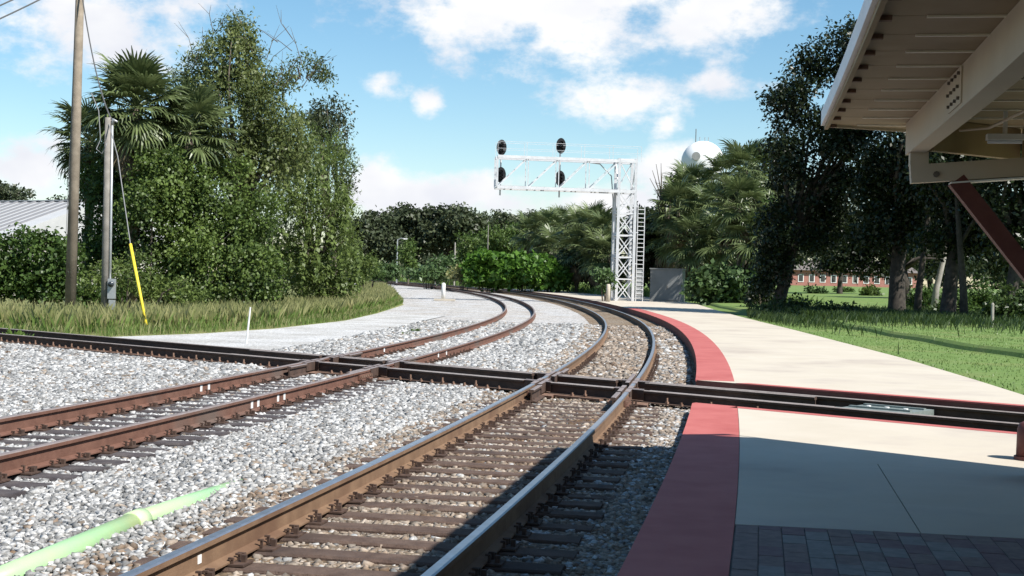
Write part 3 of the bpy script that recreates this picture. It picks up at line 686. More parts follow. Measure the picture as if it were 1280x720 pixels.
# unseen depot, added to block sky light from the right and behind
dp = thing('unseen_station_building', 'unseen brick station building added beside the near platform to block sky light', 'building', loc=(13.5, -6, ZN))
obj('wall', MB().box((0, 0, 2.1), (9, 26, 4.2)), MT['brick_far'], dp); obj('roof', MB().box((0, 0, 4.35), (9.8, 26.8, .25)), MT['concrete_side'], dp)
for y in (-9, -4, 1, 6): 
    w = obj('window', MB().box((-4.53, y, 1.7), (.07, 1.3, 1.6)), MT['white'], dp); obj('pane', MB().box((-4.58, y, 1.7), (.03, 1.1, 1.4)), MT['glass'], w)
bo = gp(1290, 575, ZN); bol = thing('bollard', 'low round-topped maroon bollard on the near platform by the dark track', 'bollard', loc=bo)
obj('body', MB().tube([(0, 0, 0), (0, 0, .30), (0, 0, .36), (0, 0, .385)], [.155, .15, .13, .08], 18), MT['maroon'], bol, True); obj('base_ring', MB().tube([(0, 0, 0), (0, 0, .035)], .175, 18), MT['maroon'], bol)
# strip light and its conduit
lt = thing('strip_light', 'short white strip light fixed under the cream canopy ceiling', 'light fixture', loc=at(1256, 176, 11.6))
u_ = NA(11); w_ = TA(11)
obj('housing', MB().box((0, 0, .03), (.10, .30, .05), (w_, u_, up)), MT['white'], lt); obj('tube', MB().tube([u_ * -.14 + up * -.008, u_ * .14 + up * -.008], .016, 8), MT['white_metal'], lt)
obj('hanger', MB().bar((0, 0, .055), (0, 0, ZS - lt.location.z), .03), MT['white'], lt)
cd = MB().tube([at(1200, 163, 11.7), at(1236, 160, 11.2), at(1280, 139, 10.0), at(1330, 110, 8.8)], .012, 6)
o = tag(obj('conduit', cd, MT['cream']), 'thin cream conduit running along the canopy ceiling past the strip light', 'conduit')

# ------------------------------------------------------------------ green pipe
pp = thing('drain_pipe', 'half-buried pale green plastic pipe lying in the ballast beside the main track', 'pipe')
P_ = [gp(-30, 738, -.22), gp(60, 700, -.205), gp(165, 655, -.2), gp(230, 632, -.205), gp(300, 609, -.27)]
obj('pipe_section', MB().tube([P_[0], P_[1], P_[2]], .078, 20), MT['pvc'], pp, True)
obj('pipe_section', MB().tube([P_[2], P_[3], P_[4]], .076, 20), MT['pvc'], pp, True)
d_ = (P_[2] - P_[1]).normalized(); obj('coupling', MB().tube([P_[2] - d_ * .02, P_[2] + d_ * .16], .088, 20), MT['pvc2'], pp, True)

# ------------------------------------------------------------------ poles at the left
b1_ = at(88, 372, 45); b1_.z = -.35
p1 = thing('utility_pole', 'tall weathered brown utility pole standing in the verge grass beside the low bush', 'utility pole', loc=b1_)
top1 = at(100, 0, 45); dv = (top1 - b1_); hh = 12.6; tip = dv * (hh / dv.z)
obj('shaft', MB().tube([(0, 0, 0), tip * .5, tip], [.185, .155, .12], 14), MT['wood'], p1, True)
obj('ground_wire', MB().tube([(-.17, -.08, 3), tip * .5 + Vector((-.15, -.05, 0)), tip * .97 + Vector((-.12, -.04, 0))], .012, 5), MT['wire_pale'], p1)
obj('crossarm', MB().bar(tip * .955 + Vector((-1.1, -.2, 0)), tip * .955 + Vector((1.1, -.2, 0)), .1, .12), MT['wood_grey'], p1)
for x in (-1, -.4, .4, 1): obj('insulator', MB().tube([tip * .955 + Vector((x, -.2, .06)), tip * .955 + Vector((x, -.2, .14)), tip * .955 + Vector((x, -.2, .24))], [.03, .06, .035], 8), MT['grey_cab'], p1)
T1 = b1_ + tip
b2 = at(131, 388, 42.5); b2.z = -.3
p2_ = thing('service_pole', 'short grey wooden service pole with conduit and meter box, in front of the palms', 'utility pole', loc=b2)
t2 = at(135.5, 147, 42.5) - b2
obj('shaft', MB().tube([(0, 0, 0), t2 * .5, t2], [.125, .115, .10], 12), MT['wood_grey'], p2_, True)
cv = Vector((.16, -.04, 0)); obj('conduit', MB().tube([cv + Vector((0, 0, .3)), t2 * .5 + cv * .95, t2 * .965 + cv * .85], .04, 8), MT['galv'], p2_, True)
obj('weather_head', MB().tube([t2 * .965 + cv * .85, t2 * .99 + cv * 1.1, t2 * .98 + cv * 1.9], [.045, .06, .03], 8), MT['galv'], p2_, True)
mt = obj('meter_box', MB().box((.23, -.1, 1.28), (.22, .16, .62)), MT['galv'], p2_); obj('meter', MB().tube([(.24, -.18, 1.42), (.24, -.29, 1.42)], .085, 14), MT['glass'], mt, True)
obj('disconnect_box', MB().box((.25, -.1, .78), (.17, .14, .3)), MT['galv'], p2_)
def wire(name, a, b, sag, r, m, label, n=14):
    a, b = Vector(a), Vector(b); P = [a.lerp(b, k / n) - Vector((0, 0, sag * 4 * (k / n) * (1 - k / n))) for k in range(n + 1)]
    return tag(obj(name, MB().tube(P, r, 5), m), label, 'cable')
T2 = b2 + t2
gb = gp(185, 418, -.28); gtop = at(163, 305, 40.4)
gw_ = thing('guy_wire', 'guy wire in a bright yellow guard, anchored in the grass beside the service pole', 'guy wire', loc=gb)
obj('wire', MB().tube([gtop - gb, at(147, 195, 41.5) - gb, T2 - gb - Vector((0, 0, .12))], .016, 6), MT['wire_pale'], gw_)
obj('guard', MB().tube([Vector((0, 0, 0)), (gtop - gb)], .045, 8), MT['yellow'], gw_, True)
obj('anchor_rod', MB().tube([Vector((.02, -.01, -.12)), Vector((0, 0, .1))], .02, 6), MT['galv'], gw_)
w0 = wire('service_drop', T1 - Vector((-.1, .2, 1.6)), T2 + Vector((.1, -.05, -.05)), .5, .022, MT['wire'], 'black service cable sagging from the tall pole to the short service pole')
w1 = tag(obj('drip_loop', MB().tube([T2 + Vector((-.55, 0, .75)), T2 + Vector((-.28, -.1, .2)), T2 + Vector((-.2, -.1, -.7)), T2 + Vector((-.32, -.12, -1.0)), T2 + Vector((-.12, -.15, -1.15)), T2 + Vector((.02, -.13, -.8))], .016, 6), MT['wire_pale'], None, True), 'loose pale loop of cable hanging beside the top of the service pole', 'cable')
wire('overhead_cable', T1 - Vector((0, .2, .75)), at(-220, 92, 40), .2, .025, MT['wire'], 'upper of two overhead cables leaving the tall pole over the metal roof')
wire('overhead_cable', T1 - Vector((0, .2, 1.15)), at(-220, 106, 40), .25, .025, MT['wire'], 'lower of two overhead cables leaving the tall pole over the metal roof')
# thin stake, marker post
st = gp(308, 430, -.24); tag(obj('stake', MB().tube([st, at(313, 384, st.y)], [.028, .022], 6), MT['white']), 'thin pale stake standing in the white gravel behind the crossing track', 'stake')
mk = at(554, 375, 98); mp = thing('marker_post', 'short round white post on a pale concrete slab beside the second track', 'marker post', loc=mk)
obj('post', MB().tube([(0, 0, 0), (0, 0, 1.16), (0, 0, 1.24)], [.15, .14, .07], 14), MT['white'], mp, True); obj('slab', MB().box((.1, 0, .02), (1.5, 1.0, .13)), MT['concrete'], mp)
sw = at(760, 376, 96); tag(obj('concrete_stub', MB().tube([sw + up * -.2, sw + up * 1.1, sw + up * 1.18], [.16, .15, .09], 10), MT['concrete'], None, True), 'short pale concrete stub post beside the foot of the signal tower', 'post')

# ------------------------------------------------------------------ signal bridge
DT = 100.0
sb = at(778, 376, DT); sb.z = rise(DT) - .1
ux = Vector((-8.9, -1.3, 0)).normalized(); vx = Vector((-ux.y, ux.x, 0))      # ux: out over the tracks
sig = thing('signal_bridge', 'silver lattice cantilever signal bridge reaching over both curved tracks', 'signal bridge', loc=sb)
H = 10.62 - sb.z; hw = .62
zt, zb = 10.42 - sb.z, 8.22 - sb.z
def sobj(name, mb, m=None, parent=sig): return obj(name, mb, m or MT['silver'], parent)
legs = [(-ux * hw * a + vx * hw * b) for a, b in ((-1, -1), (1, -1), (1, 1), (-1, 1))]
for l in legs: sobj('leg', MB().bar(l, l + up * H, .2, .2))
nst = 5
for i in range(4):
    a, b = legs[i], legs[(i + 1) % 4]
    for k in range(nst):
        z0, z1 = .15 + (zb - .15) * k / nst, .15 + (zb - .15) * (k + 1) / nst
        if i % 2: sobj('strut', MB().bar(a + up * z1, b + up * z1, .08)); continue
        sobj('cross_brace', MB().bar(a + up * z0, b + up * z1, .065)); sobj('cross_brace', MB().bar(b + up * z0 + vx * .004, a + up * z1 + vx * .004, .065)); sobj('strut', MB().bar(a + up * z1, b + up * z1, .10))
    sobj('strut', MB().bar(a + up * (H - .06), b + up * (H - .06), .10)); sobj('cross_brace', MB().bar(a + up * zb, b + up * zt, .07))
LB = 9.6
for sgn in (-1, 1):
    v = vx * (sgn * hw)
    for z in (zt, zb): sobj('chord', MB().bar(ux * -hw + v + up * z, ux * LB + v + up * z, .20, .22))
    for k in range(4):
        x0, x1 = hw + (LB - hw) * k / 4, hw + (LB - hw) * (k + 1) / 4
        sobj('diagonal', MB().bar(ux * x0 + v + up * zt, ux * x1 + v + up * zb, .065) if sgn == 1 else MB().bar(ux * x0 + v + up * zt, ux * x1 + v + up * zb, .065)); sobj('upright', MB().bar(ux * x1 + v + up * zb, ux * x1 + v + up * zt, .07 if k < 3 else .14))
    sobj('handrail', MB().bar(ux * -1 + v + up * (zt + 1.1), ux * LB + v + up * (zt + 1.1), .022)); sobj('handrail', MB().bar(ux * -1 + v + up * (zt + .6), ux * LB + v + up * (zt + .6), .018))
    for k in range(6): sobj('handrail_post', MB().bar(ux * (-1 + k * (LB + 1) / 5) + v + up * zt, ux * (-1 + k * (LB + 1) / 5) + v + up * (zt + 1.1), .03))
for k in range(9): sobj('cross_tie', MB().bar(ux * (LB * k / 8) - vx * hw + up * (zb - .02), ux * (LB * k / 8) + vx * hw + up * (zb - .02), .08))
sobj('walkway', MB().box(ux * (LB / 2) + up * (zb + .13), (LB, .6, .04), (ux, vx, up)), MT['galv'])
def head(x, z, parent):
    c = ux * x - vx * (hw + .25) * 0 + vx * (-.95) + up * z
    hd = obj('signal_head', MB().tube([c + vx * .18, c + vx * .0], .24, 16), MT['black'], parent)
    ring = []; N_ = 22; bp = MB()
    for k in range(N_):
        a = 2 * math.pi * k / N_; ring.append((.37 * math.cos(a), .58 * math.sin(a) * (1.0)))
    vs = [c + ux * p + up * (q + .05) + vx * e for e in (.16, .19) for p, q in ring]
    bp.add(vs, [tuple(range(N_ - 1, -1, -1)), tuple(range(N_, 2 * N_))] + [(k, (k + 1) % N_, N_ + (k + 1) % N_, N_ + k) for k in range(N_)])
    obj('backplate', bp, MT['black'], hd)
    for dz in (-.24, .0, .26):
        obj('hood', MB().tube([c + up * (dz + .05) + vx * .19, c + up * (dz + .02) + vx * .48], .12, 12, cap=False), MT['black'], hd)
        obj('lens', MB().tube([c + up * (dz + .05) + vx * .2, c + up * (dz + .05) + vx * .22], .1, 12), MT['lens'], hd)
for xp, zs in ((9.15, (11.15, 9.15)), (4.75, (11.45, 9.05))):
    m_ = sobj('signal_mast', MB().tube([ux * xp - vx * 1.02 + up * (zb - .5), ux * xp - vx * 1.02 + up * (zs[0] - sb.z + .1)], .06, 8))
    sobj('mast_bracket', MB().bar(ux * xp - vx * 1.02 + up * zb, ux * xp - vx * hw + up * zb, .08)); sobj('mast_bracket', MB().bar(ux * xp - vx * 1.02 + up * zt, ux * xp - vx * hw + up * zt, .08))
    for z in zs: head(xp, z - sb.z, sig)
sobj('conduit', MB().tube([ux * (LB * .35) - vx * .75 + up * zt, ux * 1.8 - vx * .75 + up * (zt - .15), ux * .9 - vx * .8 + up * (zt - 1.0), ux * .72 - vx * .8 + up * (zb - .6), ux * .72 - vx * .8 + up * .2], .045, 6), MT['galv'])
lx = -ux * 1.25
for e in (-.26, .26): sobj('ladder_rail', MB().bar(lx + -ux * e * 1.0 + up * .1, lx - ux * e + up * 7.2, .06))
for k in range(22): sobj('rung', MB().bar(lx - ux * .26 + up * (.4 + .31 * k), lx + ux * .26 + up * (.4 + .31 * k), .05))
sobj('ladder_guard', MB().box(lx - vx * .06 + up * 1.55, (.56, .03, 2.1), (ux, vx, up)), MT['galv'])
for z in (2.9, 5.2, 7.1): sobj('ladder_bracket', MB().bar(lx + up * z + ux * .2, -ux * hw + up * z, .06))
# signal cabinet
cb = at(834, 376, 103); cb.z = rise(103) - .1
cab = thing('signal_cabinet', 'plain grey metal signal cabinet in the shade beside the signal tower', 'cabinet', loc=cb, rz=math.radians(-14))
obj('body', MB().box((0, 0, 1.32), (2.4, 1.9, 2.45)), MT['grey_cab'], cab); obj('roof', MB().prism([(-1.26, -1.02), (1.26, -1.02), (1.26, 1.02), (-1.26, 1.02)], 2.55, 2.63), MT['grey_cab'], cab)
obj('base', MB().box((0, 0, .04), (2.5, 2.0, .16)), MT['concrete_side'], cab)
dr = obj('door', MB().box((.45, -.965, 1.3), (.95, .03, 2.1)), MT['grey_cab'], cab); obj('handle', MB().box((.1, -.99, 1.2), (.04, .03, .25)), MT['steel'], dr)

# ------------------------------------------------------------------ buildings and far things
wb = Vector((-41, 96, rise(96) - .3)); whs = thing('warehouse', 'low building with a ribbed white metal roof behind the bush and utility pole', 'building', loc=wb, rz=math.radians(-32))
LW, DWd, he, hr = 34.0, 15.0, 3.3, 6.1
obj('wall', MB().box((0, 0, he / 2), (LW, DWd, he)), MT['wall'], whs)
sl = math.atan2(hr - he, DWd / 2 + .5)
rf = obj('roof', MB().add([(-LW / 2 - .4, -DWd / 2 - .5, he), (LW / 2 + .4, -DWd / 2 - .5, he), (LW / 2 + .4, 0, hr), (-LW / 2 - .4, 0, hr), (-LW / 2 - .4, DWd / 2 + .5, he), (LW / 2 + .4, DWd / 2 + .5, he)], [(0, 1, 2, 3), (3, 2, 5, 4), (1, 5, 2), (0, 3, 4)]), MT['metal_roof'], whs)
rm = MB().bar((0, -DWd / 2 - .5, he + .05), (0, 0, hr + .05), .16, .10).mesh('roof_rib', MT['rib'])
for k in range(int(LW / .9)): link('roof_rib', rm, rf, (-LW / 2 + .3 + .9 * k, 0, 0))
obj('ridge_cap', MB().box((0, 0, hr + .03), (LW + .8, .5, .06)), MT['metal_roof'], rf)
for x in (-9, -3, 3, 9):
    w = obj('window', MB().box((x, -DWd / 2 - .03, 1.7), (1.6, .06, 1.1)), MT['white'], whs); obj('pane', MB().box((x, -DWd / 2 - .065, 1.7), (1.4, .02, .9)), MT['glass'], w)
# water tower
wt = at(874, 360, 380); wt.z = rise(380) - .3; wtr = thing('water_tower', 'white spherical water tower with antennas rising behind the right-hand palms', 'water tower', loc=wt)
zc = at(874, 203, 380).z - wt.z
bm_v = []; mb = MB(); nr, ns = 14, 28; pts_ = [Vector((0, 0, zc - 6.0 + .02))]
mb.tube([Vector((0, 0, zc - 6 * math.cos(math.pi * (k + .02) / 14.04))) for k in range(15)], [max(6.0 * math.sin(math.pi * (k + .02) / 14.04), .01) for k in range(15)], 28)
obj('tank', mb, MT['tower'], wtr, True)
obj('shaft', MB().tube([(0, 0, 0), (0, 0, 4), (0, 0, zc - 8), (0, 0, zc - 5.4)], [3.4, 1.6, 1.5, 2.6], 20), MT['tower'], wtr, True)
obj('antenna', MB().tube([(-2.2, -1, zc + 5.2), (-2.2, -1, zc + 9.2)], .12, 6), MT['steel'], wtr)
for x in (-1, .4, 1.4): obj('antenna', MB().tube([(x, -.5, zc + 5.6), (x, -.5, zc + 7.0)], .10, 6), MT['galv'], wtr)
obj('dish', MB().tube([(-2.6, -5.6, zc + 1.2), (-2.6, -6.0, zc + 1.2)], 1.15, 16), MT['grey_cab'], wtr)
# street lamp and far poles
def pole(px, ytop, ybot, D, r, name, label, arm=False, m='galv'):
    b = at(px, ybot, D); b.z = rise(D) - .3; t = at(px, ytop, D); h = t.z - b.z
    p = thing(name, label, 'street lamp' if arm else 'pole', loc=b); obj('shaft', MB().tube([(0, 0, 0), (0, 0, h)], [r, r * .7], 8), MT[m], p)
    if arm:
        obj('arm', MB().tube([(0, 0, h - .1), (.5, -.1, h + .15), (1.0, -.15, h + .1)], .06, 6), MT[m], p); obj('lamp_head', MB().box((1.15, -.16, h + .06), (.6, .25, .14)), MT['white'], p)
    else: obj('cap', MB().tube([(0, 0, h), (0, 0, h + .12)], [r * .7, r * .2], 8), MT[m], p)
pole(496, 299, 338, 190, .11, 'street_lamp', 'grey street lamp with a curved arm in front of the far oaks', True)
pole(568, 304, 340, 185, .13, 'pole', 'bare pale pole standing before the far oaks, beside the rounded bushes', m='bark_pale')
pole(609, 282, 338, 200, .10, 'pole', 'thin tall pole beside the light green tree above the bright bush', m='wood_grey')
pole(545, 323, 338, 190, .16, 'pole', 'short pale post near the parked blue car', m='bark_pale')
fp = at(1240, 410, 52); fp.z = lawnz(fp.x, fp.y) - .1
fpo = thing('fence_post', 'lone pale wooden fence post standing in the weeds under the shade trees', 'fence post', loc=fp)
obj('shaft', MB().tube([(0, 0, 0), (0, 0, .98)], .06, 7), MT['bark_pale'], fpo); obj('cap', MB().tube([(0, 0, .98), (0, 0, 1.05)], [.065, .02], 7), MT['bark_pale'], fpo)
def car(px, D, rz, m, label):
    b = at(px, 345, D); b.z = rise(D) - .05; c = thing('parked_car', label, 'car', 'cars parked before the far oaks', b, rz)
    prof = [(-2.2, .35), (-2.15, .85), (-1.6, .98), (-1.0, 1.45), (.5, 1.47), (1.15, .98), (2.0, .88), (2.2, .6), (2.2, .35)]
    mb = MB(); n = len(prof); mb.add([(x, -.85, z) for x, z in prof] + [(x, .85, z) for x, z in prof], [tuple(range(n)), tuple(range(2 * n - 1, n - 1, -1))] + [(k, n + k, n + (k + 1) % n, (k + 1) % n) for k in range(n)]); obj('body', mb, m, c)
    for y in (-.86, .86):
        obj('side_window', MB().add([(-1.35, y, 1.0), (.95, y, 1.0), (.45, y * .995, 1.38), (-.95, y * .995, 1.38)], [(0, 1, 2, 3)]), MT['glass'], c)
        for x in (-1.35, 1.4):
            w = obj('wheel', MB().tube([(x, y - .1, .33), (x, y + .08, .33)], .33, 14), MT['rubber'], c); obj('rim', MB().tube([(x, y - .115 if y < 0 else y + .085, .33), (x, y - .1 if y < 0 else y + .1, .33)], .2, 12), MT['galv'], w)
    for y in (-.6, .6): obj('headlight', MB().box((2.19, y, .7), (.06, .3, .12)), MT['white'], c)
car(527, 222, .3, MT['car_blue'], 'dark blue car parked before the far oaks, half hidden by weeds')
car(577, 228, -.2, MT['car_white'], 'white car parked before the far oaks beside the rounded bush')
# brick house across the far lawn
hb = at(1058, 372, 270); hb.z = lawnz(hb.x, 270) - .1; hs = thing('brick_house', 'low red brick house with white windows across the far lawn, seen under the shade trees', 'house', loc=hb, rz=.12)
obj('wall', MB().box((0, 0, 1.5), (26, 9, 3.0)), MT['brick_far'], hs)
obj('roof', MB().add([(-13.6, -5.2, 3), (13.6, -5.2, 3), (13.6, 5.2, 3), (-13.6, 5.2, 3), (-12, 0, 5.2), (12, 0, 5.2)], [(0, 1, 5, 4), (1, 2, 5), (2, 3, 4, 5), (3, 0, 4), (3, 2, 1, 0)]), mat('shingle_grey', (.13, .11, .10), .9, (.17, .15, .14), 3), hs)
for k in range(11):
    w = obj('window', MB().box((-11 + 2.2 * k, -4.53, 1.45), (1.15, .07, 1.5)), MT['white'], hs); obj('pane', MB().box((-11 + 2.2 * k, -4.58, 1.45), (.85, .03, 1.2)), MT['glass'], w)
# ------------------------------------------------------------------ vegetation
def unit(r, n):
    v = r.normal(size=(n, 3)); return v / np.linalg.norm(v, axis=1, keepdims=True)
def leaf_quads(P, A, Nn, L, W, fold=.25):
    A = A / (np.linalg.norm(A, axis=1, keepdims=True) + 1e-9); Sd = np.cross(A, Nn); Sd /= (np.linalg.norm(Sd, axis=1, keepdims=True) + 1e-9); Up = np.cross(Sd, A)
    L, W = L[:, None], W[:, None]
    v0 = P; v1 = P + A * L * .5 + Sd * W * .5 + Up * W * fold; v2 = P + A * L; v3 = P + A * L * .5 - Sd * W * .5 + Up * W * fold
    return np.stack([v0, v1, v2, v3], 1).reshape(-1, 3)
def qmesh(name, V, m):
    return npmesh(name, V, np.arange(len(V)).reshape(-1, 4), m)
def blob_px(bl, D):                               # photo-measured blobs -> centre, radii in metres at depth D (+ offset)
    out = []
    for b in bl:
        d = D + (b[4] if len(b) > 4 else 0); c = at(b[0], b[1], d); rx, rz_ = b[2] * d / FPX, b[3] * d / FPX
        out.append((np.array(c), np.array([rx, (rx + rz_) * .5 * (b[5] if len(b) > 5 else 1.0), rz_])))
    return out
def crown(blobs, seed, dens, per, clr, leaf, asp=.5, droop=.4, shell=.45, lumps=8):
    r = np.random.default_rng(seed); Vs = []; CL = []; parts = []
    for c, rad in blobs:                          # each bough mass: a thin core and a coat of smaller clumps
        parts.append((c, rad * .8, dens * .38, .4, 1.0))
        u = unit(r, lumps); u[:, 2] = u[:, 2] * .9 + .12; u[:, 1] -= .12
        for k in range(lumps):
            q = r.uniform(.30, .50); parts.append((c + u[k] * rad * r.uniform(.66, .86), rad * q * np.array([1.1, 1.1, .85]), dens * .95, .62, r.uniform(.9, 1.1)))
    for c, rad, dn, sh, ls in parts:
        area = (rad[0] * rad[2] + rad[0] * rad[1] + rad[1] * rad[2]) * 4.2; n = max(4, int(area * dn))
        u = unit(r, n); u[:, 2] += .22; u /= np.linalg.norm(u, axis=1, keepdims=True); q = (sh + (1 - sh) * r.uniform(0, 1, n) ** .6)
        lump = 1 + .16 * np.sin(u[:, 0] * 5 + seed) * np.sin(u[:, 2] * 6 + seed * 1.7) + r.normal(0, .08, n)
        cc = c + u * rad * (q * lump)[:, None]; CL.append(cc)
        P = np.repeat(cc, per, 0) + r.normal(0, clr * .5, (n * per, 3)) * np.array([1, 1, .75]); U = np.repeat(u, per, 0)
        A = unit(r, n * per) + U * .35; A[:, 2] -= droop; Nn = unit(r, n * per) * .7 + U * .7 + np.array([0, 0, .5])
        L = leaf * ls * r.uniform(.55, 1.35, n * per); Vs.append(leaf_quads(P, A, Nn, L, L * asp))
    return np.concatenate(Vs), np.concatenate(CL)
def curtains(blobs, seed, n, length, leaf, step=.10):
    r = np.random.default_rng(seed); P = []
    for c, rad in blobs:
        for k in range(n):
            u = unit(r, 1)[0]; u[1] = -abs(u[1]) if r.uniform() < .75 else u[1]; u[2] = abs(u[2]) * .8 - .2
            p = c + u * rad * 1.02; L = length * r.uniform(.4, 1.2); m_ = int(L / step); sw = r.normal(0, .12, 2)
            t = np.arange(m_)[:, None] * step; q = p + np.concatenate([t * sw[0] * .4, t * sw[1] * .4, -t], 1) + r.normal(0, .06, (m_, 3)); P.append(q)
    P = np.concatenate(P); n_ = len(P); A = unit(r, n_) * .7 + np.array([0, 0, -.7]); Nn = unit(r, n_) * .6 + np.array([0.2, -.8, .5]); L = leaf * r.uniform(.6, 1.3, n_)
    return leaf_quads(P, A, Nn, L, L * .75)
def limbs(base, CL, seed, r0, n, m, fork=.45, lean=None):
    r = random.Random(seed); mb = MB(); base = Vector(base); cen = Vector(np.mean(CL, 0)); top = Vector((cen.x, cen.y, 0)); h = max(cen.z - base.z, 1)
    f = base + (Vector((cen.x, cen.y, base.z)) - base) * .35 + Vector((0, 0, h * fork))
    mid = base.lerp(f, .5) + Vector((r.uniform(-.1, .1), r.uniform(-.1, .1), 0)) * h * .15
    mb.tube([base - Vector((0, 0, .3)), base + Vector((0, 0, .15 * h * fork)), mid, f], [r0 * 1.5, r0 * 1.05, r0 * .9, r0 * .75], 9)
    idx = [r.randrange(len(CL)) for _ in range(n)]
    for i in idx:
        e = Vector(CL[i]); m1 = f.lerp(e, .4) + Vector((r.uniform(-.3, .3), r.uniform(-.3, .3), r.uniform(.0, .5))); m2 = f.lerp(e, .75) + Vector((r.uniform(-.3, .3), r.uniform(-.3, .3), .2))
        k = r.uniform(.35, .6); mb.tube([f - Vector((0, 0, r0)), m1, m2, e], [r0 * k, r0 * k * .65, r0 * k * .35, r0 * .06], 5)
    return mb
def tree(name, label, D, bl, base_px, mk_, seed, dens=2.2, per=22, clr=.45, leaf=.16, trunk=.22, group=None, asp=.5, droop=.4, bark='bark', nl=14, cur=None, shell=.45, bz=None, fork=.45, cat='tree'):
    B = blob_px(bl, D); b = at(base_px, 350, D); b.z = (rise(D) - .3) if bz is None else bz
    root = thing(name, label, cat, group, b)
    V, CL = crown(B, seed, dens, per, clr, leaf, asp, droop, shell)
    if cur: V = np.concatenate([V, curtains(B[:cur[2]] if len(cur) > 2 else B, seed + 1, cur[0], cur[1], leaf)])
    V = V - np.array(b); link('crown', qmesh('crown', V, LM[mk_]), root)
    obj('trunk', limbs((0, 0, 0), CL - np.array(b), seed, trunk, nl, None, fork), MT[bark], root, True)
    return root
def bush(name, label, D, bl, mk_, seed, dens=4, per=20, clr=.3, leaf=.13, group=None, asp=.55, cur=None, z=None, droop=.2, cat='bush', shell=.45, jit=None):
    B = blob_px(bl, D); b = Vector(B[0][0]); b.z = (rise(D) - .3) if z is None else z
    root = thing(name, label, cat, group, b); V, CL = crown(B, seed, dens, per, clr, leaf, asp, droop, shell)
    if cur: V = np.concatenate([V, curtains(B, seed + 1, cur[0], cur[1], leaf)])
    link('foliage', qmesh('foliage', V - np.array(b), LM[mk_]), root)
    mb = MB(); r = random.Random(seed)
    for _ in range(9):
        e = Vector(CL[r.randrange(len(CL))]) - b; mb.tube([(e.x * .35, e.y * .35, -.1), e * .6 + Vector((0, 0, .1)), e], [.05, .035, .012], 5)
    obj('stems', mb, MT['bark'], root); return root

# palms: every frond is a part
def frond_mesh(name, m, seed, dead=False):
    r = random.Random(seed); mb = MB(); pet = .85
    def bend(x): return -.10 * x * x
    mb.tube([(0, 0, 0), (pet * .5, 0, bend(pet * .5)), (pet, 0, bend(pet))], [.024, .018, .014], 4)
    N_ = 26; hub = Vector((pet, 0, bend(pet)))
    for k in range(N_):
        th = math.radians(-118 + 236 * k / (N_ - 1)); L = (.82 if not dead else .7) * (1.0 - .25 * abs(th) / 2.1) * r.uniform(.85, 1.1); fold = .28 * abs(math.sin(th))
        if dead: th *= .32
        d = Vector((math.cos(th), math.sin(th), -.18 + fold)).normalized(); s_ = Vector((-math.sin(th), math.cos(th), r.uniform(-.6, .6))).normalized()
        dr = r.uniform(.18, .5) if not dead else .25
        p1_, p2, p3 = hub + d * L * .45, hub + d * L * .8 - up * (dr * .25 * L), hub + d * L * 1.0 - up * (dr * .75 * L); w = .036
        mb.add([hub - s_ * .006, hub + s_ * .006, p1_ + s_ * w, p1_ - s_ * w], [(0, 1, 2, 3)]); mb.add([p1_ - s_ * w, p1_ + s_ * w, p2 + s_ * w * .7, p2 - s_ * w * .7], [(0, 1, 2, 3)]); mb.add([p2 - s_ * w * .7, p2 + s_ * w * .7, p3 + s_ * .006, p3 - s_ * .006], [(0, 1, 2, 3)])
    return mb.mesh(name, m)
FR = [frond_mesh('frond', LM['palm'], k) for k in range(5)]; FD = [frond_mesh('dead_frond', LM['palm_dead'], k + 20, True) for k in range(3)]
def palm(label, px, py, D, sc, seed, nf=34, nd=12, group=None, gz=None, lean=0):
    r = random.Random(seed); c = at(px, py, D); b = Vector((c.x + lean, c.y, (rise(D) - .3) if gz is None else gz)); root = thing('cabbage_palm', label, 'palm tree', group, b)
    t = c - b; obj('trunk', MB().tube([(0, 0, 0), t * .5 + Vector((.05, 0, 0)), t * .93, t], [.2, .17, .19, .1], 9), MT['palm_trunk'], root, True)
    for k in range(nf):
        f = (k + .5) / nf; el = 82 - 128 * f ** .85 + r.uniform(-8, 8); az = k * 137.5 + r.uniform(-12, 12); o = link('frond', r.choice(FR), root, t + Vector((0, 0, .1 - .25 * f)))
        o.rotation_euler = (r.uniform(-.3, .3), math.radians(-el), math.radians(az)); q = sc * r.uniform(.85, 1.12); o.scale = (q, q, q)
    for k in range(nd):
        o = link('dead_frond', r.choice(FD), root, t + Vector((0, 0, -.25 - r.uniform(0, .5)))); o.rotation_euler = (r.uniform(-.3, .3), math.radians(r.uniform(50, 84)), r.uniform(0, 6.28)); q = sc * r.uniform(.8, 1.1); o.scale = (q, q, q)
    return root
def blades(name, P, h, w, m, seed, lean=.35, label=None, cat='grass'):
    r = np.random.default_rng(seed); n = len(P); a = r.uniform(0, 6.28, n); d = np.stack([np.cos(a), np.sin(a), np.zeros(n)], 1); s_ = np.stack([-np.sin(a), np.cos(a), np.zeros(n)], 1)
    H = h * r.uniform(.5, 1.2, n); ln = lean * r.uniform(0, 1, n); W = w * r.uniform(.6, 1.3, n)
    mid = P + d * (H * ln * .3)[:, None] + np.array([0, 0, 1]) * (H * .6)[:, None]; tip_ = P + d * (H * ln)[:, None] + np.array([0, 0, 1]) * H[:, None]
    V = np.stack([P - s_ * W[:, None] * .5, P + s_ * W[:, None] * .5, mid + s_ * W[:, None] * .35, tip_], 1).reshape(-1, 3)
    return tag(link(name, qmesh(name, V, LM[m])), label, cat, kind='stuff')
rg = np.random.default_rng(11)
def zrise(y): return np.array([rise(v) for v in np.atleast_1d(y)])

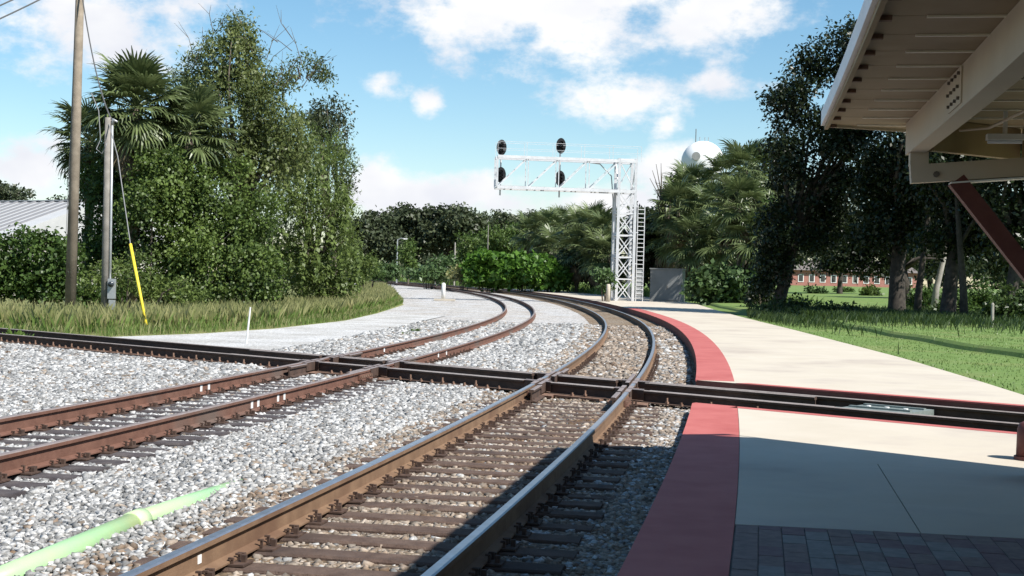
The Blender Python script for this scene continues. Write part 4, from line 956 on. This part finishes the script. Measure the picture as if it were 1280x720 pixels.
# ---- left: palms, the tall vine-hung tree and the thicket
palm('cabbage palm half hidden behind the tall utility pole, with dead brown fronds', 112, 176, 57, 1.18, 1, 44, 24)
palm('full-crowned cabbage palm rising above the vine thicket beside the service pole', 170, 134, 52.4, 1.36, 2, 60, 20)
palm('cabbage palm with one spreading pale frond, wedged between palm and tall vine-hung tree', 236, 165, 54, 1.25, 3, 40, 12)
palm('low cabbage palm drooping behind the service pole over the dark thicket', 156, 205, 55, 1.15, 4, 40, 24)
tree('tall_tree', 'tallest loose-crowned tree on the left, hung with vines above the palms', 57, [(288, 66, 38, 34), (262, 104, 36, 36), (318, 100, 36, 38), (296, 150, 64, 48), (256, 158, 30, 36), (342, 140, 34, 40), (300, 205, 66, 46), (300, 40, 20, 22), (350, 190, 40, 50)], 305, 'tall', 21, 2.8, 24, .5, .17, .24, asp=.36, droop=.8, nl=26, cur=(30, 2.2))
tree('feathery_tree', 'light green feathery tree at the right end of the left thicket, beside the gravel road', 66, [(372, 185, 32, 45), (396, 225, 36, 60), (360, 250, 46, 52), (398, 290, 40, 50), (428, 268, 18, 50), (380, 320, 40, 30), (348, 305, 34, 36), (428, 318, 22, 24)], 400, 'willow', 22, 3.0, 20, .5, .22, .2, asp=.2, droop=.9, nl=22, cur=(26, 1.8))
tree('oak', 'dark upright oak showing behind the feathery tree', 80, [(408, 142, 22, 22), (420, 180, 20, 30), (432, 215, 14, 32), (392, 160, 20, 24)], 415, 'hazed_oak', 23, 2.6, 20, .55, .22, .25, nl=14)
bush('vine_thicket', 'big dark thicket of hanging vines under the palms and tall tree', 53, [(186, 232, 34, 40), (226, 232, 38, 42), (272, 246, 38, 44, 1), (196, 292, 34, 40), (238, 300, 40, 42), (288, 304, 40, 44), (318, 276, 26, 40, 1), (212, 338, 40, 26), (270, 340, 40, 26), (318, 338, 30, 28), (190, 366, 34, 16), (250, 368, 40, 15), (312, 366, 38, 16), (174, 250, 26, 44, -1.6), (200, 205, 24, 30, -1.2)], 'vine', 24, 5.6, 22, .36, .14, cur=(40, 1.6), asp=.75, cat='thicket')
bush('dark_shrub', 'shadowed shrub behind the tall utility pole and service pole', 54, [(118, 240, 26, 40), (148, 240, 30, 46), (150, 300, 34, 46), (112, 310, 28, 40), (190, 185, 30, 40, 1), (225, 190, 26, 34, 1)], 'bush', 25, 4, 18, .4, .17, cur=(30, 1.2))
bush('leafy_bush', 'rounded leafy bush in front of the white metal roof', 51, [(36, 322, 40, 34), (72, 334, 30, 36), (10, 342, 28, 28), (-20, 330, 40, 36), (50, 352, 44, 20), (10, 366, 40, 14), (80, 370, 38, 14), (130, 372, 26, 12)], 'bush', 26, 5, 20, .35, .17, asp=.7)
bush('leafy_bush', 'light green bush growing round the foot of the service pole', 48, [(158, 340, 26, 32), (120, 350, 24, 24), (190, 362, 30, 18), (235, 362, 26, 16)], 'willow', 27, 5, 18, .3, .14, asp=.5)
bush('leafy_bush', 'spreading shrub where the left thicket ends beside the gravel road', 84, [(432, 330, 24, 22), (452, 332, 18, 20), (405, 338, 26, 18), (380, 345, 28, 14)], 'willow', 28, 4.5, 18, .4, .22, asp=.4)
bush('leafy_bush', 'low shrub at the foot of the feathery tree, facing the gravel road', 66, [(345, 346, 26, 16), (390, 350, 30, 14), (425, 350, 20, 14), (310, 352, 26, 12), (340, 368, 34, 12), (390, 368, 34, 11), (432, 362, 20, 11)], 'willow', 31, 5, 18, .35, .16, asp=.45)
bush('spiky_shrub', 'dark spiky shrub at the tip of the left thicket by the second track', 104, [(458, 340, 16, 14), (470, 346, 8, 9), (446, 344, 14, 12)], 'bush', 29, 5, 16, .4, .3, asp=.16, droop=-.4)
# bare twigs over the crown
tw = thing('bare_branches', 'bare grey twigs sticking out above the top of the tallest left tree', 'branches', loc=at(295, 80, 57)); r_ = random.Random(5); o0 = tw.location
for k in range(22):
    a = at(300 + r_.uniform(-60, 80), r_.uniform(40, 120), 57 + r_.uniform(-1.5, 1.5)); e = a + Vector((r_.uniform(-1.2, 1.5), r_.uniform(-.6, .6), r_.uniform(.3, 1.9))); m_ = a.lerp(e, .5) + Vector((r_.uniform(-.25, .25), 0, r_.uniform(0, .25)))
    obj('twig', MB().tube([a - o0, m_ - o0, e - o0], [.018, .013, .006], 4).tube([m_ - o0, m_.lerp(e, .5) + Vector((r_.uniform(-.5, .5), 0, r_.uniform(.1, .5))) - o0], [.01, .005], 4), MT['bark'], tw)
bush('sparse_spray', 'thin spray of leaves reaching right from the tallest left tree', 57, [(380, 84, 22, 12), (360, 104, 18, 14), (402, 94, 10, 9), (246, 82, 16, 16), (228, 100, 14, 12)], 'tall', 30, .42, 11, .5, .18, asp=.35, z=at(384, 95, 57).z, cat='branches')

# ---- verge grass on the left
def along(P, n, lo=0.0, hi=1.0):
    seg = np.array([(P[i + 1] - P[i]).length for i in range(len(P) - 1)]); cum = np.concatenate([[0], np.cumsum(seg)]); t = rg.uniform(lo, hi, n) * cum[-1]
    return np.interp(t, cum, [p.x for p in P]), np.interp(t, cum, [p.y for p in P])
for nm, n, w0, w1, hh_, ww, mk_, lab, sd2 in (
    ('verge_grass_blades', 52000, 1.6, 9.0, .70, .014, 'grass', 'tall pale dry grass along the foot of the left thicket', 1),
    ('verge_green_grass', 26000, 1.2, 9.0, .52, .015, 'grass_green', 'green grass mixed into the pale verge along the left thicket', 2),
    ('verge_edge_grass', 16000, -.12, 1.9, .26, .02, 'grass_green', 'short ragged grass along the edge of the gravel and crossing track', 3),
    ('verge_edge_straw', 9000, -.05, 2.2, .3, .02, 'grass', 'short straw-coloured grass along the edge of the gravel road', 4)):
    X, Y = along(GE[2:14], n); w = w0 + (w1 - w0) * rg.uniform(0, 1, n) ** 1.3 + .5 * np.sin(X * 1.7) * np.sin(Y * .9) * (w0 > 1); X = X + GD.x * w; Y = Y + GD.y * w
    clump = np.sin(X * 2.3 + 1.1 * np.sin(Y * 1.9)) + np.sin(Y * 2.9 + X); k = clump > rg.uniform(-2.6, .9, n)
    X, Y = X[k], Y[k]; blades(nm, np.stack([X, Y, zrise(Y) - .2], 1), hh_, ww, mk_, sd2, .5, lab)
# weeds in the road and ballast
def weed(px, py, z, sc, seed, label, m='weed'):
    c = gp(px, py, z); r = np.random.default_rng(seed); n = int(60); P = np.array(c) + np.concatenate([r.normal(0, .09 * sc, (n, 2)), np.zeros((n, 1))], 1); a = unit(r, n); a[:, 2] = np.abs(a[:, 2]) + .5; L = .22 * sc * r.uniform(.5, 1.3, n)
    tag(link('weed', qmesh('weed', leaf_quads(P - np.array(c), a, unit(r, n) + np.array([0, 0, 1.]), L, L * .3), LM[m]), None, c), label, 'weed')
weed(520, 417, -.23, .8, 1, 'low weed tuft at the edge of the gravel road by the second track')
weed(505, 420, -.23, .6, 2, 'small weed beside the low tuft at the edge of the gravel road')
weed(12, 428, -.25, 1.5, 3, 'grass tuft growing against the near dark rail left of the crossing'); weed(30, 430, -.25, 1.2, 4, 'small tuft beside the dark rail, right of the larger grass tuft')
weed(105, 418, -.25, 1.6, 5, 'yellow-green weed behind the far dark rail near the service pole'); weed(125, 416, -.25, 1.3, 6, 'second yellow-green weed behind the far dark rail, by the guy wire')

# ---- far middle
OAK = 'dark spreading oaks behind the far bend'
for i, (bl, bx, D, lab) in enumerate([
    ([(468, 296, 30, 30), (452, 290, 22, 26), (486, 305, 22, 24)], 470, 235, 'dark far oak at the left end of the row, behind the street lamp'),
    ([(520, 286, 36, 28), (505, 300, 30, 26), (540, 296, 28, 26)], 518, 245, 'broad dark far oak standing behind the parked blue car'),
    ([(566, 281, 36, 26), (585, 292, 30, 26), (552, 298, 26, 24)], 560, 240, 'rounded dark far oak behind the bare pale pole'),
    ([(630, 288, 34, 20), (655, 295, 30, 22), (610, 296, 26, 20)], 628, 270, 'lower dark far oak behind the light green tree'),
    ([(700, 288, 36, 20), (735, 292, 34, 20), (675, 296, 28, 20)], 705, 260, 'dark far oak rising behind the clustered far palms')]):
    tree('oak', lab, D, bl, bx, 'hazed_oak', 40 + i, .55, 22, 1.2, .75, .5, OAK, nl=16, asp=.6, bark='bark_dark')
tree('light_tree', 'light green airy tree above the bright broad-leaved bushes', 205, [(632, 300, 26, 24), (645, 316, 22, 18), (618, 314, 18, 18)], 635, 'far_light', 50, .7, 20, .9, .6, .25, nl=14, asp=.4)
tree('light_tree', 'smaller light green tree between the pale pole and the thin tall pole', 210, [(592, 306, 18, 20), (584, 322, 16, 14)], 590, 'far_light', 51, .7, 20, .9, .6, .22, nl=12, asp=.4)
tree('young_tree', 'young bright tree beside the street lamp', 175, [(510, 318, 11, 16), (510, 332, 10, 10)], 510, 'far_light', 52, 1.2, 18, .6, .45, .12, nl=8, asp=.4)
for i, (px, py, rx, ry, D, lab) in enumerate([(480, 340, 20, 9, 170, 'low weedy bush under the street lamp'), (553, 333, 18, 12, 180, 'rounded grey-green bush between the parked cars'), (535, 342, 30, 7, 150, 'low weedy growth before the parked blue car'), (578, 344, 20, 8, 140, 'brownish weedy clump before the white car')]):
    bush('far_bush', lab, D, [(px, py, rx, ry), (px + rx * .5, py + 2, rx * .6, ry * .8)], 'rbush' if i != 3 else 'grass', 60 + i, 1.6, 18, .6, .45)
for i, (px, py, rx, ry, D, lab) in enumerate([(612, 334, 26, 17, 138, 'bright green broad-leaved bush at the left end of the bush row by the bend'), (652, 336, 26, 15, 136, 'bright broad-leaved bush in the middle of the bush row by the bend'), (686, 338, 22, 15, 134, 'bright broad-leaved bush next to the dark palm skirts')]):
    bush('broadleaf_bush', lab, D, [(px, py, rx, ry), (px - rx * .5, py + 7, rx * .6, ry * .8), (px + rx * .5, py + 7, rx * .6, ry * .8), (px, py + 13, rx, ry * .6)], 'bright', 70 + i, 3.2, 14, .6, .48, 'bright broad-leaved bushes by the bend', .85, droop=.1)
FP = 'clustered palms beyond the bend'
for i, (px, py, D) in enumerate([(662, 292, 158), (683, 288, 150), (702, 284, 154), (722, 288, 140), (742, 284, 136), (757, 292, 132), (748, 316, 130), (722, 312, 135), (694, 312, 146), (762, 318, 128)]):
    palm(['shaggy cabbage palm in the cluster left of the signal tower, tall row', 'shorter shaggy palm in the cluster left of the signal tower, front row'][i > 5], px, py, D, 1.75, 80 + i, 26, 14, FP)
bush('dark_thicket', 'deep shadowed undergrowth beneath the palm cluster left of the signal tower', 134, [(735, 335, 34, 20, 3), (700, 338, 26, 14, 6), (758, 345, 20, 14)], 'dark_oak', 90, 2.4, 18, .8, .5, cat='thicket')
bush('leafy_sapling', 'small leafy sapling beside the concrete stub at the tower foot', 97, [(758, 352, 8, 10), (752, 345, 6, 6)], 'rbush', 91, 4, 14, .4, .3, asp=.6)
s_ = rg.uniform(95, 230, 9000); o_ = 6.5 + rg.uniform(0, 1, 9000) * (6 + (s_ - 95) * .06) + (s_ < 118) * 5; X = ACX + (AR + o_) * np.cos(PH0 + s_ / AR); Y = ACY + (AR + o_) * np.sin(PH0 + s_ / AR)
blades('far_track_weeds', np.stack([X, Y, zrise(Y) - .3], 1), 1.0, .12, 'grass_green', 6, .8, 'rough weeds along the far side of the bend')

# ---- right: palms, shrubs, shade trees
RP = 'shaggy palms behind the signal cabinet'
for i, (px, py, D) in enumerate([(862, 236, 122), (906, 222, 118), (934, 214, 101), (848, 262, 115), (886, 262, 112), (925, 258, 98), (868, 302, 110), (905, 300, 108), (836, 292, 118), (948, 296, 97)]):
    palm(['tall shaggy cabbage palm in the grove behind the signal cabinet', 'middle-height shaggy palm in the grove behind the signal cabinet', 'low shaggy palm in the grove behind the signal cabinet'][0 if i < 3 else (1 if i < 6 else 2)], px, py, D, 1.75, 100 + i, 30, 20, RP)
tree('vine_tree', 'vine-covered tree among the palms below the water tower', 126, [(852, 240, 18, 26), (848, 262, 20, 30), (884, 252, 18, 20), (930, 258, 24, 30), (915, 290, 30, 36)], 870, 'bush', 120, 1.8, 20, .8, .45, .3, nl=12, cur=(12, 2.5))
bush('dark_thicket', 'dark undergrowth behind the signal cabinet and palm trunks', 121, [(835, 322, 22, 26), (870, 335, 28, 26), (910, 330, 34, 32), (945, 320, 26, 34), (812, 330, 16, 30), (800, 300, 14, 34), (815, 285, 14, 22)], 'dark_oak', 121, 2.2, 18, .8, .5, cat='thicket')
bush('leafy_shrub', 'grey-green leafy shrub right of the signal cabinet', 96, [(900, 348, 30, 18), (882, 362, 22, 14), (922, 356, 22, 18), (938, 366, 16, 12), (905, 368, 36, 10)], 'rbush', 122, 3.6, 16, .5, .38, asp=.7)
dt = thing('dead_tree', 'bare dead branches left of the palms below the water tower', 'tree', loc=at(832, 300, 116)); r_ = random.Random(9); o0 = dt.location.copy()
for k in range(9):
    a = at(834, 285, 116); e = at(834 + r_.uniform(-22, 12), 205 + r_.uniform(-5, 40), 116); m_ = a.lerp(e, .5) + Vector((r_.uniform(-.5, .5), 0, 0)); obj('branch', MB().tube([a - o0, m_ - o0, e - o0], [.1, .06, .02], 5).tube([m_ - o0, m_ - o0 + Vector((r_.uniform(-1, 1), 0, 1.2))], [.04, .012], 4), MT['bark'], dt)
ST = 'dark shade trees along the lawn'
RT_ = [
 (74, [(1000, 116, 40, 52), (1046, 70, 52, 52), (1085, 120, 50, 70), (985, 205, 34, 52), (1036, 195, 56, 58), (1000, 285, 44, 46), (965, 300, 26, 46), (1060, 265, 52, 52), (968, 345, 26, 30)], 975, .34, 'tallest dark shade tree, standing over the end of the walk beside the palms', 4.2),
 (69, [(1105, 235, 48, 58), (1150, 200, 56, 70), (1120, 290, 46, 30), (1160, 262, 46, 44), (1140, 100, 70, 70)], 1122, .42, 'thick-trunked dark shade tree left of the paired trunks', 4.0),
 (64, [(1196, 235, 50, 60), (1222, 180, 56, 60), (1186, 300, 40, 26), (1230, 285, 36, 30)], 1186, .36, 'dark shade tree with a leaning trunk, behind the lone fence post', 4.0),
 (60, [(1262, 230, 50, 60), (1300, 180, 60, 70), (1275, 300, 36, 34), (1320, 280, 50, 50)], 1262, .3, 'dark shade tree beside the lawn, rightmost of the row at the post', 4.0),
 (82, [(1090, 300, 40, 26), (1060, 310, 30, 18), (1130, 240, 50, 50), (1180, 330, 40, 16), (1064, 332, 34, 9), (1030, 334, 22, 9), (1095, 336, 24, 10)], 1138, .3, 'rear dark shade tree whose low boughs hang over the view of the brick house', 3.4)]
for i, (D, bl, bx, tr_, lab, dn) in enumerate(RT_):
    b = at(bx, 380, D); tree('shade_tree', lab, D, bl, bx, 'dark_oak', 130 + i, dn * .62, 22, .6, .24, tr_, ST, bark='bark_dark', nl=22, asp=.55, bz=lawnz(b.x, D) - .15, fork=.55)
for i, (px, D, lean, lab) in enumerate([(1146, 67, .3, 'slim dark trunk close right of the thickest shade tree'), (1206, 62, -.3, 'slim dark trunk beside the leaning shade tree'), (1166, 73, .6, 'thin pale-barked trunk between the two thick shade trees')]):
    b = at(px, 380, D); b.z = lawnz(b.x, D) - .15; root = thing('slim_tree', lab, 'tree', None, b)
    V, CL = crown([(np.array([lean * 2, 0, 7.2]), np.array([1.9, 1.9, 2.2]))], 150 + i, 2.4, 20, .6, .24); link('crown', qmesh('crown', V, LM['dark_oak']), root)
    obj('trunk', MB().tube([(0, 0, -.2), (lean * .3, 0, 1.6), (lean, 0, 3.6), (lean * 2, 0, 6.8)], [.22, .17, .14, .08], 8).tube([(lean, 0, 3.6), (lean + 1.1, .2, 5.4), (lean + 1.8, .2, 6.6)], [.1, .07, .03], 6), MT['bark_dark' if i < 2 else 'bark_pale'], root, True)
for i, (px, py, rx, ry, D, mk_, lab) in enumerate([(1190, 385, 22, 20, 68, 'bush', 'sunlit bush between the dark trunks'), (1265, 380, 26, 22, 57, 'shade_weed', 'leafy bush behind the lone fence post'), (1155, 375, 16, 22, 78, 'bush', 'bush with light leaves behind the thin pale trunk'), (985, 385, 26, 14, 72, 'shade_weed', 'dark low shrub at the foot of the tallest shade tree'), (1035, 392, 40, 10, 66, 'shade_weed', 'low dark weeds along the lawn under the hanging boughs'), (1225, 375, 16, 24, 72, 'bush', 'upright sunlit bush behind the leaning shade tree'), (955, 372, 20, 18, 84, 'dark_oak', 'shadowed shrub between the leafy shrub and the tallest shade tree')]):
    b = at(px, 390, D); bush('undergrowth_bush', lab, D, [(px, py, rx, ry), (px - rx * .6, py + ry * .3, rx * .6, ry * .7), (px + rx * .6, py + ry * .3, rx * .6, ry * .7)], mk_, 160 + i, 3.4, 16, .35, .2, z=lawnz(b.x, D) - .1)
for i, (px, D, lab) in enumerate([(1020, 150, 'round shrub on the far lawn before the left end of the brick house'), (1052, 165, 'low shrub on the far lawn before the middle of the brick house'), (1086, 140, 'broad shrub on the far lawn before the right end of the brick house')]):
    b = at(px, 372, D); bush('lawn_shrub', lab, D, [(px, 366, 9, 6), (px + 6, 368, 7, 5)], ('rbush', 'bush', 'vine')[i], 170 + i, 2.2, 16, .4, .35, z=lawnz(b.x, D) - .1)
Bk = 'dark trees closing the view behind the shade trees'
for i, (bl, bx, D, lab) in enumerate([([(960, 230, 40, 60), (990, 300, 30, 40)], 965, 130, 'dark tree closing the view behind the tallest shade tree'), ([(1180, 320, 50, 34), (1140, 300, 40, 40)], 1165, 125, 'dark tree closing the view behind the slim trunks'), ([(1250, 320, 50, 40), (1290, 300, 50, 50)], 1255, 120, 'dark tree closing the view behind the fence post'), ([(1030, 290, 40, 40), (1080, 290, 40, 36)], 1050, 150, 'dark tree closing the view above the brick house')]):
    b = at(bx, 380, D); tree('backdrop_tree', lab, D, bl, bx, 'hazed_oak', 180 + i, 1.0, 20, .9, .5, .3, Bk, bark='bark_dark', bz=lawnz(b.x, D) - .2)
# far left and beyond the roofs
tree('oak', 'dark distant trees rising over the left end of the white metal roof', 190, [(10, 246, 22, 14), (-25, 245, 30, 18), (14, 275, 24, 24)], 8, 'hazed_oak', 190, .8, 20, 1.0, .6, .4)
tree('oak', 'low distant tree showing over the roof ridge behind the utility pole', 200, [(78, 262, 26, 12), (110, 262, 20, 14), (80, 280, 26, 16)], 80, 'hazed_oak', 191, .8, 20, 1.0, .6, .4)
# the wood that closes the horizon
aa = np.linspace(-.62, .62, 120); WB = [(np.array([430 * math.sin(a), 430 * math.cos(a) + 12 * math.sin(a * 31), rise(430) + 4.2 + 1.2 * math.sin(a * 47)]), np.array([5.5, 4.0, 5.2 + 1.4 * math.sin(a * 83)])) for a in aa]
V, CL = crown(WB, 300, .10, 14, 2.0, 1.3, .6, .3, lumps=5); tag(link('distant_woods', qmesh('distant_woods', V, LM['hazed_oak'])), 'distant dark wood closing the horizon behind the far trees', 'woods', kind='stuff')
# lawn blades and the weedy edge under the trees
n = 34000; Y = 19 + rg.uniform(0, 1, n) ** 1.3 * 50; X = np.array([pedge(y) for y in Y]) + rg.uniform(0, 1, n) ** .9 * 15; Z = np.array([lawnz(a, b) for a, b in zip(X, Y)])
blades('lawn_grass_blades', np.stack([X, Y, Z - .01], 1), .055, .022, 'grass_green', 8, .9, 'short mown grass of the lawn beside the walk')
n = 14000; px_ = rg.uniform(935, 1300, n); D_ = 60 + rg.normal(2, 6.5, n) + (1280 - px_) * .02; X = (px_ - 640) / FPX * D_; k = X > np.array([pedge(y) for y in D_]) + .5; X, D_ = X[k], D_[k]; Z = np.array([lawnz(a, b) for a, b in zip(X, D_)])
blades('tree_line_weeds', np.stack([X, D_, Z - .02], 1), .40, .03, 'shade_weed', 9, .7, 'tall weeds in the shade along the foot of the dark trees')
